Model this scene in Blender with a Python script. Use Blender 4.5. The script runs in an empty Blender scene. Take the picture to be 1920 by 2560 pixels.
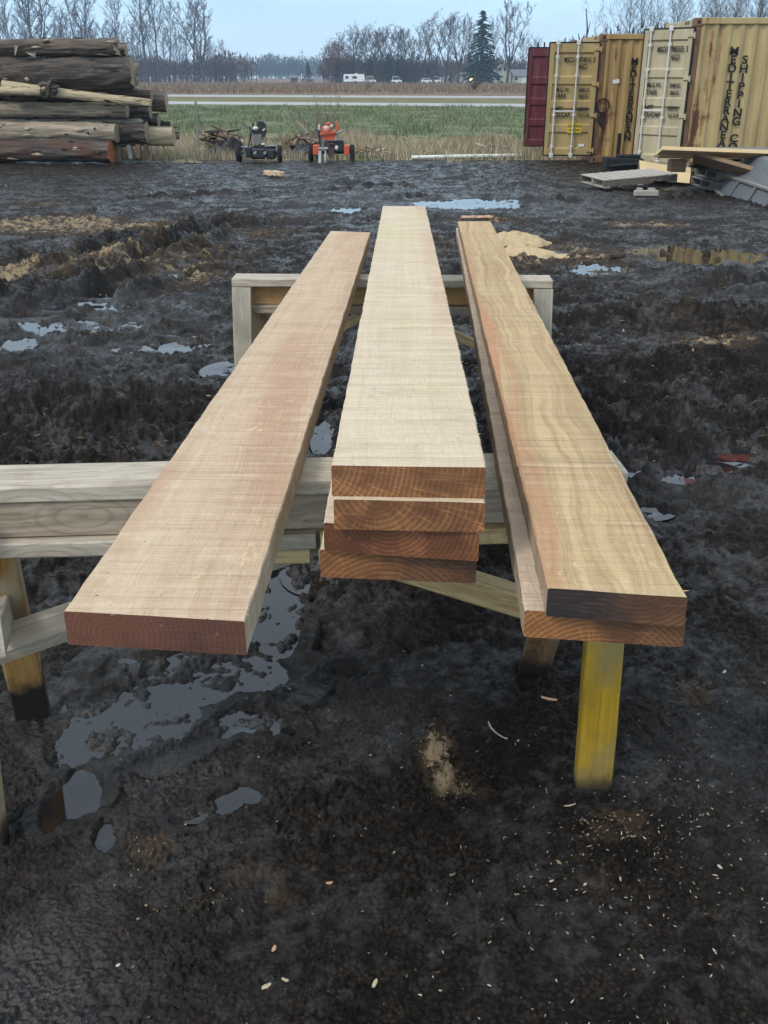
import bpy, math, random
import numpy as np
from mathutils import Vector, Matrix

R = math.radians
scene = bpy.context.scene
COL = scene.collection
rng = random.Random(7)
nrng = np.random.default_rng(11)

# ------------------------------------------------------------------ camera model
FOC = 2400.0
CAMH = 1.6
PITCH = math.atan(1090 / FOC)
SP, CP = math.sin(PITCH), math.cos(PITCH)
K = 1920 / 1659.0


def ray(vx, vy):
    x, y = vx * K - 960, vy * K - 1280
    return Vector((x / FOC, CP - (y / FOC) * SP, -SP - (y / FOC) * CP))


def base(y):
    """height of the yard, falling gently away from the saw horses"""
    y = np.asarray(y, dtype=float)
    return np.where(y < 24, -0.018 * np.clip(y - 4, 0, 20), -0.36 - 0.04 * np.clip((y - 24) / 4, 0, 1))


def V(vx, vy, z):
    d = ray(vx, vy)
    return Vector((0, 0, CAMH)) + d * ((z - CAMH) / d.z)


def VY(vx, vy, Y):
    d = ray(vx, vy)
    return Vector((0, 0, CAMH)) + d * (Y / d.y)


def G(vx, vy):
    z = 0.0
    for _ in range(25):
        p = V(vx, vy, z)
        z = 0.5 * z + 0.5 * float(base(p.y))
    return V(vx, vy, z)


def VP(vx, vy, z0, sl):
    d = ray(vx, vy)
    return Vector((0, 0, CAMH)) + d * ((z0 - CAMH) / (d.z - sl * d.y))


# ------------------------------------------------------------------ numpy noise
def _h(ix, iy, seed):
    h = (ix.astype(np.int64) * 374761393 + iy.astype(np.int64) * 668265263 + seed * 1274126177) & 0xffffffff
    h = ((h ^ (h >> 13)) * 1274126177) & 0xffffffff
    h = ((h ^ (h >> 16)) * 2246822519) & 0xffffffff
    return (h ^ (h >> 15)) & 0xffff


def perlin(x, y, seed=0):
    x = np.asarray(x, float); y = np.asarray(y, float)
    x0 = np.floor(x); y0 = np.floor(y)
    fx, fy = x - x0, y - y0
    ux = fx * fx * fx * (fx * (fx * 6 - 15) + 10)
    uy = fy * fy * fy * (fy * (fy * 6 - 15) + 10)

    def g(dx, dy):
        a = _h(x0 + dx, y0 + dy, seed) * (2 * math.pi / 65536)
        return np.cos(a) * (fx - dx) + np.sin(a) * (fy - dy)
    a = g(0, 0); b = g(1, 0); c = g(0, 1); d = g(1, 1)
    return ((a + (b - a) * ux) + ((c + (d - c) * ux) - (a + (b - a) * ux)) * uy) * 1.5


def fbm(x, y, o=4, seed=0, gain=.5, lac=2.03):
    s = 0; a = 1.0
    for i in range(o):
        s = s + a * perlin(x, y, seed + i * 17)
        x, y = x * lac + 3.7, y * lac - 1.3
        a *= gain
    return s


def clods(x, y, f, seed, lo=.25, hi=.62, keep=1.0):
    """separate rounded lumps, one per cell: height 0..1"""
    X, Y = x * f, y * f
    x0, y0 = np.floor(X), np.floor(Y)
    h = np.zeros_like(X)
    for dx in (-1, 0, 1):
        for dy in (-1, 0, 1):
            ix, iy = x0 + dx, y0 + dy
            a = _h(ix, iy, seed) / 65535.; b = _h(ix, iy, seed + 1) / 65535.; c = _h(ix, iy, seed + 2) / 65535.; d = _h(ix, iy, seed + 3) / 65535.
            th = d * 6.28; ex, ey = X - ix - a, Y - iy - b
            q1 = ex * np.cos(th) + ey * np.sin(th); q2 = (ey * np.cos(th) - ex * np.sin(th)) * (1.2 + c)
            r = lo + (hi - lo) * c
            t_ = np.clip(1 - (q1 * q1 + q2 * q2) / (r * r), 0, 1)
            h = np.maximum(h, np.where(d < keep, np.sqrt(t_) * (.35 + .65 * c), 0))
    return h


# ------------------------------------------------------------------ mesh builder
class MB:
    def __init__(s):
        s.v = []; s.f = []; s.m = []

    def add(s, verts, faces, mi=0):
        o = len(s.v)
        s.v.extend([tuple(p) for p in verts])
        s.f.extend([tuple(i + o for i in f) for f in faces])
        s.m.extend([mi] * len(faces))

    def box(s, c, d, rot=None, mi=0, bev=0.0):
        x, y, z = d[0] / 2, d[1] / 2, d[2] / 2
        b = min(bev, x * .9, y * .9, z * .9)
        if b <= 0:
            P = [(-x, -y, -z), (x, -y, -z), (x, y, -z), (-x, y, -z), (-x, -y, z), (x, -y, z), (x, y, z), (-x, y, z)]
            F = [(0, 3, 2, 1), (4, 5, 6, 7), (0, 1, 5, 4), (1, 2, 6, 5), (2, 3, 7, 6), (3, 0, 4, 7)]
        else:
            P = []
            for sz in (-1, 1):
                for k in (0, 1):   # 0: outer ring, 1: cap ring
                    zz = sz * (z - b if k == 0 else z)
                    q = 0 if k == 0 else b
                    P += [(-x + q, -y + b, zz), (-x + b, -y + q, zz), (x - b, -y + q, zz), (x - q, -y + b, zz),
                          (x - q, y - b, zz), (x - b, y - q, zz), (-x + b, y - q, zz), (-x + q, y - b, zz)]
            F = [tuple(8 + i for i in range(7, -1, -1)), tuple(24 + i for i in range(8))]
            for i in range(8):
                j = (i + 1) % 8
                F += [(i, j, 16 + j, 16 + i), (8 + i, 8 + j, j, i), (16 + i, 16 + j, 24 + j, 24 + i)]
        if rot is not None:
            P = [rot @ Vector(p) for p in P]
        s.add([Vector(p) + Vector(c) for p in P], F, mi)

    def tube(s, pts, rad, n=8, mi=0, caps=True, capmi=None):
        pts = [Vector(p) for p in pts]
        if not hasattr(rad, '__len__'):
            rad = [rad] * len(pts)
        rings = []
        for i, p in enumerate(pts):
            t = (pts[min(i + 1, len(pts) - 1)] - pts[max(i - 1, 0)])
            t = t.normalized() if t.length > 1e-9 else Vector((0, 0, 1))
            up = Vector((0, 0, 1)) if abs(t.z) < .9 else Vector((1, 0, 0))
            a = t.cross(up).normalized(); b = a.cross(t)
            rings.append([p + (a * math.cos(2 * math.pi * k / n) + b * math.sin(2 * math.pi * k / n)) * rad[i] for k in range(n)])
        vs = [q for r_ in rings for q in r_]
        F = []
        for i in range(len(pts) - 1):
            for k in range(n):
                k2 = (k + 1) % n
                F.append((i * n + k, i * n + k2, (i + 1) * n + k2, (i + 1) * n + k))
        s.add(vs, F, mi)
        if caps:
            cm = mi if capmi is None else capmi
            s.add(rings[0], [tuple(range(n - 1, -1, -1))], cm)
            s.add(rings[-1], [tuple(range(n))], cm)

    def prism(s, poly, y0, y1, mi=0):
        """outline in xz extruded along y"""
        n = len(poly)
        vs = [(p[0], y0, p[1]) for p in poly] + [(p[0], y1, p[1]) for p in poly]
        F = [tuple(range(n)), tuple(range(2 * n - 1, n - 1, -1))]
        F += [(i, i + n, (i + 1) % n + n, (i + 1) % n) for i in range(n)]
        s.add(vs, F, mi)

    def ball(s, c, r, n=10, mi=0, sc=(1, 1, 1)):
        vs = []; F = []
        m = n // 2 + 1
        for i in range(m + 1):
            th = math.pi * i / m
            for k in range(n):
                ph = 2 * math.pi * k / n
                vs.append((c[0] + r * sc[0] * math.sin(th) * math.cos(ph), c[1] + r * sc[1] * math.sin(th) * math.sin(ph), c[2] + r * sc[2] * math.cos(th)))
        for i in range(m):
            for k in range(n):
                F.append((i * n + k, (i + 1) * n + k, (i + 1) * n + (k + 1) % n, i * n + (k + 1) % n))
        s.add(vs, F, mi)

    def mesh(s, name, mats, smooth=False):
        me = bpy.data.meshes.new(name)
        me.from_pydata(s.v, [], s.f)
        for m in (mats if isinstance(mats, (list, tuple)) else [mats]):
            me.materials.append(m)
        if any(s.m):
            me.polygons.foreach_set('material_index', s.m)
        if smooth:
            me.polygons.foreach_set('use_smooth', [True] * len(me.polygons))
        me.update()
        return me

    def build(s, name, mats, parent=None, smooth=False):
        return link(name, s.mesh(name, mats, smooth), parent)


def link(name, me, parent=None):
    o = bpy.data.objects.new(name, me)
    COL.objects.link(o)
    if parent is not None:
        o.parent = parent
    return o


def np_mesh(name, verts, faces, mats, smooth=False, mi=None):
    """verts (n,3), faces (m,3|4) arrays"""
    me = bpy.data.meshes.new(name)
    n, k = faces.shape
    me.vertices.add(len(verts)); me.vertices.foreach_set('co', np.ascontiguousarray(verts, np.float32).ravel())
    me.loops.add(n * k); me.loops.foreach_set('vertex_index', np.ascontiguousarray(faces, np.int32).ravel())
    me.polygons.add(n); me.polygons.foreach_set('loop_start', np.arange(0, n * k, k, dtype=np.int32))
    me.polygons.foreach_set('loop_total', np.full(n, k, np.int32))
    for m in (mats if isinstance(mats, (list, tuple)) else [mats]):
        me.materials.append(m)
    if mi is not None:
        me.polygons.foreach_set('material_index', np.asarray(mi, np.int32))
    if smooth:
        me.polygons.foreach_set('use_smooth', np.ones(n, bool))
    me.update(calc_edges=True)
    return me


def tag(o, label=None, cat=None, group=None, kind=None):
    if label: o['label'] = label
    if cat: o['category'] = cat
    if group: o['group'] = group
    if kind: o['kind'] = kind
    return o


def thing(name, label, cat, loc=(0, 0, 0), rz=0.0, group=None):
    o = bpy.data.objects.new(name, None)
    o.empty_display_size = .1
    COL.objects.link(o)
    o.location = loc; o.rotation_euler = (0, 0, rz)
    return tag(o, label, cat, group)


def copy_tree(o, parent=None):
    c = o.copy(); COL.objects.link(c)
    if parent is not None:
        c.parent = parent
    for ch in list(o.children):
        copy_tree(ch, c)
    return c


# ------------------------------------------------------------------ material helpers
class NT:
    def __init__(s, name):
        s.mat = bpy.data.materials.new(name); s.mat.use_nodes = True
        s.t = s.mat.node_tree; s.n = s.t.nodes; s.l = s.t.links
        s.b = s.n['Principled BSDF']
        s.co = s.n.new('ShaderNodeTexCoord')

    def new(s, typ, **kw):
        n = s.n.new(typ)
        for k, v in kw.items():
            setattr(n, k, v)
        return n

    def put(s, sock, v):
        if isinstance(v, bpy.types.NodeSocket):
            s.l.new(v, sock)
        elif v is not None:
            if isinstance(v, (tuple, list)) and len(v) == 3 and sock.type == 'RGBA':
                v = tuple(v) + (1,)
            sock.default_value = v

    def obj(s):
        return s.co.outputs['Object']

    def map(s, vec=None, scale=(1, 1, 1), loc=(0, 0, 0), rot=(0, 0, 0)):
        m = s.new('ShaderNodeMapping')
        s.put(m.inputs['Vector'], vec if vec is not None else s.obj())
        m.inputs['Scale'].default_value = scale; m.inputs['Location'].default_value = loc; m.inputs['Rotation'].default_value = rot
        return m.outputs[0]

    def noise(s, vec=None, scale=5, detail=4, rough=.55, dist=0.0, color=False):
        m = s.new('ShaderNodeTexNoise')
        s.put(m.inputs['Vector'], vec if vec is not None else s.obj())
        m.inputs['Scale'].default_value = scale; m.inputs['Detail'].default_value = detail
        m.inputs['Roughness'].default_value = rough; m.inputs['Distortion'].default_value = dist
        return m.outputs['Color' if color else 'Fac']

    def voro(s, vec=None, scale=5, feature='F1'):
        m = s.new('ShaderNodeTexVoronoi', feature=feature)
        s.put(m.inputs['Vector'], vec if vec is not None else s.obj())
        m.inputs['Scale'].default_value = scale
        return m.outputs['Distance']

    def math(s, op, a, b=None, c=None, clamp=False):
        m = s.new('ShaderNodeMath', operation=op); m.use_clamp = clamp
        s.put(m.inputs[0], a)
        if b is not None: s.put(m.inputs[1], b)
        if c is not None: s.put(m.inputs[2], c)
        return m.outputs[0]

    def step(s, v, lo, hi, a=0.0, b=1.0):
        m = s.new('ShaderNodeMapRange', interpolation_type='SMOOTHSTEP')
        s.put(m.inputs[0], v)
        m.inputs[1].default_value = lo; m.inputs[2].default_value = hi
        m.inputs[3].default_value = a; m.inputs[4].default_value = b
        return m.outputs[0]

    def mix(s, f, a, b, mode='MIX'):
        m = s.new('ShaderNodeMix', data_type='RGBA', blend_type=mode)
        m.clamp_factor = True
        s.put(m.inputs[0], f); s.put(m.inputs[6], a); s.put(m.inputs[7], b)
        return m.outputs[2]

    def ramp(s, f, stops):
        m = s.new('ShaderNodeValToRGB')
        s.put(m.inputs[0], f)
        e = m.color_ramp.elements
        while len(e) < len(stops): e.new(.5)
        for i, (p, c) in enumerate(stops):
            e[i].position = p; e[i].color = tuple(c) + (1,) if len(c) == 3 else c
        return m.outputs[0]

    def xyz(s, vec=None):
        m = s.new('ShaderNodeSeparateXYZ'); s.put(m.inputs[0], vec if vec is not None else s.obj())
        return m.outputs

    def attr(s, name):
        m = s.new('ShaderNodeAttribute', attribute_name=name)
        return m.outputs['Fac']

    def bump(s, h, strength=.3, dist=.01, normal=None):
        m = s.new('ShaderNodeBump')
        s.put(m.inputs['Height'], h); m.inputs['Strength'].default_value = strength; m.inputs['Distance'].default_value = dist
        if normal is not None: s.put(m.inputs['Normal'], normal)
        return m.outputs[0]

    def out(s, color=None, rough=.6, spec=.5, normal=None, metal=None, **kw):
        s.put(s.b.inputs['Base Color'], color)
        s.put(s.b.inputs['Roughness'], rough)
        s.put(s.b.inputs['Specular IOR Level'], spec)
        if metal is not None: s.put(s.b.inputs['Metallic'], metal)
        if normal is not None: s.put(s.b.inputs['Normal'], normal)
        for k, v in kw.items():
            s.put(s.b.inputs[k], v)
        return s.mat


def plain(name, col, rough=.6, spec=.4, var=.25, scale=8, metal=0.0, bump=.15):
    t = NT(name)
    n = t.noise(scale=scale, detail=5, rough=.6)
    c = t.mix(n, tuple(x * (1 - var) for x in col), tuple(min(1, x * (1 + var)) for x in col))
    return t.out(c, rough, spec, t.bump(n, bump, .01), metal)


def sawn(name, pale, mid, pink, dark, seed, pinkx=0.0, pinkw=.07, green=0.0, streak=.5, saw=1.0, swirl=.09, figc=.55, dust=.35, trans=.4, figs=26):
    """rough sawn board face; local y runs along the board"""
    t = NT(name)
    L = (seed * 3.17, seed * 7.31, seed * 1.93)
    x, y, z = t.xyz()
    warp = t.noise(t.map(scale=(2.5, .9, 2.5), loc=L), 1.6, 3)
    # growth figure: slow curves along the board
    gx = t.math('ADD', x, t.math('MULTIPLY', t.math('SUBTRACT', warp, .5), swirl))
    cv = t.new('ShaderNodeCombineXYZ'); t.put(cv.inputs[0], gx); t.put(cv.inputs[1], y); t.put(cv.inputs[2], z)
    fig = t.noise(t.map(cv.outputs[0], scale=(figs, .55, figs), loc=L), 1.0, 6, .62)
    fine = t.noise(t.map(cv.outputs[0], scale=(120, 1.6, 120), loc=L), 1.0, 3, .6)
    broad = t.noise(t.map(scale=(4.5, .75, 4), loc=(L[1], L[0], 0)), 1.0, 4, .55)
    mott = t.noise(t.map(loc=L), 9, 6, .65)
    c = t.mix(t.step(fig, .34, .66), t.mix(figc, pale, mid), pale)
    c = t.mix(t.math('MULTIPLY', t.step(fine, .5, .7), .17), c, dark)
    # heartwood tint along part of the width
    hx = t.math('ABSOLUTE', t.math('SUBTRACT', gx, pinkx))
    heart = t.math('MULTIPLY', t.step(hx, pinkw, pinkw * .3), t.step(broad, .34, .66))
    c = t.mix(t.math('MULTIPLY', heart, .75), c, pink)
    c = t.mix(t.math('MULTIPLY', t.step(t.noise(t.map(scale=(30, .8, 30), loc=(L[2], 0, L[0])), 1, 5, .6), .6, .76), streak), c, dark)
    # patchy dried surface and the dust the saw left
    c = t.mix(t.math('MULTIPLY', t.step(mott, .48, .72), dust), c, (.63, .515, .395))
    if green:
        c = t.mix(t.math('MULTIPLY', t.step(t.noise(t.map(scale=(3, 1.2, 3), loc=(L[0], L[2], 1)), 1.5, 3), .5, .7), green), c, (.5, .47, .22))
    tm1 = t.noise(t.map(scale=(4.5, 34, 3), loc=L), 1.0, 5, .68); tm2 = t.noise(t.map(scale=(2.6, 9, 3), loc=(L[2], L[0], L[1])), 1.0, 5, .62)
    c = t.mix(t.math('MULTIPLY', t.step(tm1, .52, .68), trans), c, tuple(min(1, v * 1.18) for v in pale))
    c = t.mix(t.math('MULTIPLY', t.step(tm1, .48, .34), trans * .8), c, tuple(v * .80 for v in mid))
    c = t.mix(t.math('MULTIPLY', t.step(tm2, .52, .68), trans * .7), c, tuple(v * .86 for v in mid))
    msk = t.step(t.noise(t.map(scale=(2, 3.5, 2), loc=(L[1], L[2], L[0])), 1.4, 3), .40, .62, .25, 1)
    # band-saw marks across the board
    sc = t.noise(t.map(scale=(1.3, 150, 3), loc=L), 1.0, 3, .7)
    sc2 = t.noise(t.map(scale=(1.1, 48, 2), loc=L), 1.0, 3, .6)
    c = t.mix(t.math('MULTIPLY', t.step(sc, .5, .66), t.math('MULTIPLY', msk, .58 * saw)), c, dark)
    c = t.mix(t.math('MULTIPLY', t.step(sc2, .52, .68), t.math('MULTIPLY', msk, .26 * saw)), c, (.66, .57, .43))
    fib = t.noise(t.map(scale=(210, 26, 210), loc=L), 1.0, 3, .75)
    c = t.mix(t.step(fib, .56, .76, 0, .42), c, tuple(v * .7 for v in mid)); c = t.mix(t.step(fib, .44, .26, 0, .42), c, tuple(min(1, v * 1.25) for v in pale))
    # fuzzy torn patches
    fz = t.noise(t.map(scale=(60, 26, 30), loc=L), 1.0, 4, .7)
    fzm = t.math('MULTIPLY', t.step(fz, .55, .72), t.step(t.noise(t.map(loc=L), 2.6, 2), .5, .62))
    c = t.mix(t.math('MULTIPLY', fzm, .5), c, (.70, .58, .33))
    # a knot or two
    kn = t.new('ShaderNodeTexVoronoi'); t.put(kn.inputs['Vector'], t.map(scale=(3.3, .95, .01), loc=L)); kn.inputs['Scale'].default_value = 1.0
    c = t.mix(t.math('MULTIPLY', t.step(kn.outputs['Distance'], .085, .03), .85), c, (.16, .09, .055))
    c = t.mix(t.math('MULTIPLY', t.step(kn.outputs['Distance'], .26, .07), .45), c, pink)
    # specks
    sp = t.voro(scale=26)
    c = t.mix(t.step(sp, .06, .03), c, (.07, .045, .03))
    smr = t.math('MULTIPLY', t.step(t.noise(t.map(loc=(L[2], L[1], 3)), 3.1, 6, .7), .60, .74), t.step(t.noise(t.map(loc=(L[0], 4, L[1])), 38, 4, .7), .46, .62))
    c = t.mix(t.math('MULTIPLY', smr, .38), c, (.17, .115, .08))
    h = t.math('ADD', t.math('ADD', t.math('MULTIPLY', sc, .9), t.math('MULTIPLY', fz, .7)), t.math('MULTIPLY', fine, .4))
    return t.out(c, .72, .25, t.bump(h, .9, .005))


def endgrain(name, a, b, seed, px, pz, freq, rays=0.5, stain=0.0, stainx=1.0):
    """fresh cut end with growth rings round a pith at (px, pz) and medullary rays"""
    t = NT(name)
    x, y, z = t.xyz()
    nx = t.noise(t.map(loc=(seed, 0, seed)), 14, 4)
    dx = t.math('SUBTRACT', x, px); dz = t.math('SUBTRACT', z, pz)
    r = t.math('SQRT', t.math('ADD', t.math('MULTIPLY', dx, dx), t.math('MULTIPLY', dz, dz)))
    rr = t.math('ADD', t.math('MULTIPLY', r, freq), t.math('MULTIPLY', nx, 9.0))
    ring = t.math('SINE', rr)
    ang = t.math('ARCTAN2', dz, dx)
    cv = t.new('ShaderNodeCombineXYZ'); t.put(cv.inputs[0], t.math('MULTIPLY', ang, 26)); t.put(cv.inputs[1], t.math('MULTIPLY', r, 7)); cv.inputs[2].default_value = seed
    ry = t.noise(cv.outputs[0], 1.0, 4, .65)
    big = t.noise(t.map(loc=(seed, seed, 0)), 9, 4)
    fine = t.noise(t.map(scale=(1, .1, 1)), 160, 3, .7)
    c = t.mix(t.step(t.math('ADD', ring, t.math('MULTIPLY', t.math('SUBTRACT', big, .5), 1.6)), -.9, 1.2, .08, .85), tuple(v * .88 for v in a), tuple(v * 1.25 for v in b))
    c = t.mix(t.math('MULTIPLY', t.step(ry, .52, .70), rays), c, tuple(min(1, v * 2.4) for v in b))
    c = t.mix(t.step(big, .42, .62, 0, .8), c, tuple(v * .55 for v in a))
    c = t.mix(t.math('MULTIPLY', t.step(fine, .5, .75), .35), c, tuple(v * .5 for v in a))
    if stain:
        sm = t.math('MULTIPLY', t.step(t.math('ADD', t.math('MULTIPLY', x, 5 * stainx), t.math('MULTIPLY', t.noise(t.map(loc=(seed, 2, 0)), 11, 5), 1.5)), .35, 1.05), stain)
        c = t.mix(sm, c, (.018, .014, .014))
    sw = t.noise(t.map(scale=(14, 1, 190), rot=(0, .35, 0), loc=(seed, 0, 3)), 1, 3, .7)
    c = t.mix(t.math('MULTIPLY', t.step(sw, .52, .72), .35), c, tuple(min(1, v * 1.5) for v in b))
    c = t.mix(t.math('MULTIPLY', t.step(t.noise(t.map(loc=(seed, 9, 2)), 22, 5, .65), .55, .75), .5), c, tuple(v * .45 for v in a))
    # dusty fuzz left along the saw line
    fz = t.noise(t.map(loc=(seed, 5, 1)), 55, 4, .7)
    c = t.mix(t.math('MULTIPLY', t.step(fz, .66, .74), .5), c, (.42, .25, .12))
    return t.out(c, .62, .35, t.bump(t.math('ADD', ry, fine), .3, .003))


def lumber_mat(name, a, b, dark, seed=0.0, muddy=0.0, length=1.0, stain=None, spec=.35):
    """planed stud; local y along the stud"""
    t = NT(name)
    L = (seed * 2.3, seed * 5.1, seed)
    x, y, z = t.xyz()
    w = t.noise(t.map(scale=(1, .6, 1), loc=L), 3.0, 3)
    cv = t.new('ShaderNodeCombineXYZ')
    t.put(cv.inputs[0], t.math('ADD', x, t.math('MULTIPLY', w, .09))); t.put(cv.inputs[1], y); t.put(cv.inputs[2], t.math('ADD', z, t.math('MULTIPLY', w, .07)))
    g = t.noise(t.map(cv.outputs[0], scale=(70, 2.2, 70), loc=L), 1, 5, .6)
    c = t.mix(t.step(g, .35, .65), a, b)
    c = t.mix(t.math('MULTIPLY', t.step(t.noise(t.map(cv.outputs[0], scale=(130, 2, 130), loc=L), 1, 2), .55, .7), .5), c, dark)
    c = t.mix(t.math('MULTIPLY', t.step(t.noise(t.map(loc=L), 7, 5, .65), .5, .72), .4), c, dark)
    kn = t.new('ShaderNodeTexVoronoi'); t.put(kn.inputs['Vector'], t.map(scale=(6, 2.6, 6), loc=L)); kn.inputs['Scale'].default_value = 1.0
    c = t.mix(t.step(kn.outputs['Distance'], .16, .07, 0, .8), c, (.12, .07, .04))
    c = t.mix(t.math('MULTIPLY', t.step(t.math('SINE', t.math('MULTIPLY', kn.outputs['Distance'], 70)), .3, 1), t.step(kn.outputs['Distance'], .5, .2, 0, .35)), c, dark)
    if stain:
        c = t.mix(t.step(t.noise(t.map(scale=(4, 2.5, 4), loc=(seed, 3, seed)), 2, 4, .6), .44, .66, 0, .8), c, stain)
    if muddy:
        m = t.math('ADD', y, t.math('MULTIPLY', t.noise(t.map(loc=L), 16, 4), .12))
        c = t.mix(t.step(m, muddy + .10, muddy + .19, 1, 0), c, (.022, .017, .014))
    return t.out(c, .62, spec, t.bump(g, .22, .003))


# ------------------------------------------------------------------ render set-up, world, light
scene.render.engine = 'CYCLES'
scene.view_settings.view_transform = 'Standard'
scene.view_settings.look = 'None'
scene.view_settings.exposure = 0.42
scene.view_settings.gamma = 1.0
scene.cycles.use_denoising = True
scene.cycles.max_bounces = 6
scene.cycles.diffuse_bounces = 3
scene.cycles.glossy_bounces = 3
scene.cycles.volume_bounces = 1
scene.cycles.transparent_max_bounces = 8
scene.cycles.sample_clamp_indirect = 6

SUN_EL, SUN_AZ = 46, 232     # soft light from high up, a little behind the left shoulder
world = bpy.data.worlds.new('World'); scene.world = world; world.use_nodes = True
wt = world.node_tree; wn, wl = wt.nodes, wt.links
bg = wn['Background']
sky = wn.new('ShaderNodeTexSky'); sky.sky_type = 'NISHITA'; sky.sun_disc = False
sky.sun_elevation = R(SUN_EL); sky.sun_rotation = R(SUN_AZ)
sky.air_density = 1.2; sky.dust_density = 2.5; sky.ozone_density = 1.5
tc = wn.new('ShaderNodeTexCoord')
sep = wn.new('ShaderNodeSeparateXYZ'); wl.new(tc.outputs['Generated'], sep.inputs[0])
gr = wn.new('ShaderNodeValToRGB'); wl.new(sep.outputs[2], gr.inputs[0])
ge = gr.color_ramp.elements
ge[0].position = 0.0; ge[0].color = (6.6, 8.2, 9.6, 1)
ge[1].position = 0.9; ge[1].color = (9.4, 10.5, 11.8, 1)
e = ge.new(.07); e.color = (5.2, 7.8, 10.2, 1)
e = ge.new(.25); e.color = (7.2, 8.8, 10.2, 1)
mp = wn.new('ShaderNodeMapping'); mp.inputs['Scale'].default_value = (1, 1, 4.5); wl.new(tc.outputs['Generated'], mp.inputs[0])
cn = wn.new('ShaderNodeTexNoise'); wl.new(mp.outputs[0], cn.inputs['Vector'])
cn.inputs['Scale'].default_value = 3.2; cn.inputs['Detail'].default_value = 6; cn.inputs['Roughness'].default_value = .55
cr = wn.new('ShaderNodeMapRange'); wl.new(cn.outputs['Fac'], cr.inputs[0])
cr.inputs[1].default_value = .3; cr.inputs[2].default_value = .72; cr.inputs[3].default_value = .90; cr.inputs[4].default_value = 1.12
ml = wn.new('ShaderNodeVectorMath'); ml.operation = 'SCALE'; wl.new(gr.outputs[0], ml.inputs[0]); wl.new(cr.outputs[0], ml.inputs['Scale'])
mx = wn.new('ShaderNodeMix'); mx.data_type = 'RGBA'; mx.inputs[0].default_value = .82
wl.new(sky.outputs[0], mx.inputs[6]); wl.new(ml.outputs[0], mx.inputs[7])
wl.new(mx.outputs[2], bg.inputs['Color'])
bg.inputs['Strength'].default_value = 0.1

sun = bpy.data.lights.new('sun', 'SUN'); sun.energy = 1.5; sun.angle = R(14); sun.color = (1, .95, .88)
so = bpy.data.objects.new('sun', sun); COL.objects.link(so)
az = R(SUN_AZ)
sd = Vector((math.sin(az) * math.cos(R(SUN_EL)), math.cos(az) * math.cos(R(SUN_EL)), math.sin(R(SUN_EL))))
so.rotation_euler = sd.to_track_quat('Z', 'Y').to_euler()

cam = bpy.data.cameras.new('camera'); co = bpy.data.objects.new('camera', cam); COL.objects.link(co)
cam.sensor_fit = 'VERTICAL'; cam.sensor_height = 36.0; cam.sensor_width = 27.0; cam.lens = FOC / 2560 * 36.0
cam.clip_start = .05; cam.clip_end = 5000
co.location = (0, 0, CAMH); co.rotation_euler = (math.pi / 2 - PITCH, 0, 0)
scene.camera = co

# ------------------------------------------------------------------ mud yard
YARD_END = 26.4


def ell(vx, vy, rx, ry):
    p = G(vx, vy); a = G(vx - rx, vy); b = G(vx + rx, vy); c = G(vx, vy - ry); d = G(vx, vy + ry)
    return p, (b - a).length / 2, (c - d).length / 2


# standing water: view x, y, half width, half height, depth of the hollow, brownness
PUDDLES = [
    (600, 1305, 52, 95, .030, 0), (430, 1445, 165, 52, .019, 0), (270, 1540, 150, 60, .017, 0), (155, 1592, 52, 46, .024, 0),
    (165, 1700, 56, 46, .024, 0), (95, 1745, 34, 40, .022, 1), (232, 1790, 34, 34, .022, 0), (522, 1722, 50, 26, .024, 0),
    (425, 1748, 34, 15, .020, 0), (385, 745, 110, 12, .040, 0), (40, 742, 55, 18, .040, 0), (484, 795, 38, 15, .036, 0),
    (1030, 441, 115, 9, .055, 0), (757, 453, 32, 6, .055, 0), (1520, 552, 130, 17, .06, 1), (1165, 548, 70, 11, .045, 0), (1300, 580, 60, 9, .035, 0),
    (1495, 1014, 92, 20, .030, 0), (1366, 1006, 32, 14, .030, 0), (1400, 1098, 50, 14, .022, 0), (1590, 990, 95, 26, .045, 0),
    (706, 930, 26, 34, .030, 0), (700, 1215, 70, 50, .022, 1),
    (210, 655, 90, 10, .022, 0), (180, 700, 150, 12, .018, 0), (80, 640, 60, 8, .03, 0), (360, 600, 60, 6, .03, 0), (540, 1560, 80, 24, .018, 0),
]
PUD = []
for (vx, vy, rx, ry, dep, br) in PUDDLES:
    p, a, b = ell(vx, vy, rx, ry)
    PUD.append((p.x, p.y, a, b, dep, br, float(base(p.y)) - .018))

# sawdust and lighter dirt: view x, y, half width, half height, amount
DUST = [
    (130, 488, 230, 20, 1.0), (330, 487, 90, 8, 1.0), (300, 560, 260, 42, .62), (30, 585, 50, 26, 1.0), (420, 600, 70, 22, .7), (950, 1640, 40, 75, .95), (935, 1600, 18, 35, .9),
    (1000, 1700, 60, 40, .5), (330, 1830, 62, 52, .42), (560, 1920, 110, 70, .3), (870, 540, 170, 40, .55), (1240, 545, 150, 34, .6), (1400, 484, 120, 9, .9),
    (1540, 738, 110, 18, .85), (1500, 1490, 45, 40, .38), (1330, 1790, 90, 50, .42), (1250, 1900, 160, 110, .18), (560, 470, 260, 16, .35), (1050, 475, 90, 8, .8), (100, 440, 90, 8, .6),
    (1120, 560, 120, 26, .7), (720, 620, 50, 40, .4), (1270, 1185, 60, 14, .4), (700, 1800, 400, 300, .12), (1520, 700, 200, 80, .25), (560, 505, 120, 18, .5), (1360, 620, 200, 40, .2),
]
DST = []
for (vx, vy, rx, ry, am) in DUST:
    p, a, b = ell(vx, vy, rx, ry)
    DST.append((p.x, p.y, a, b, am))

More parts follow.
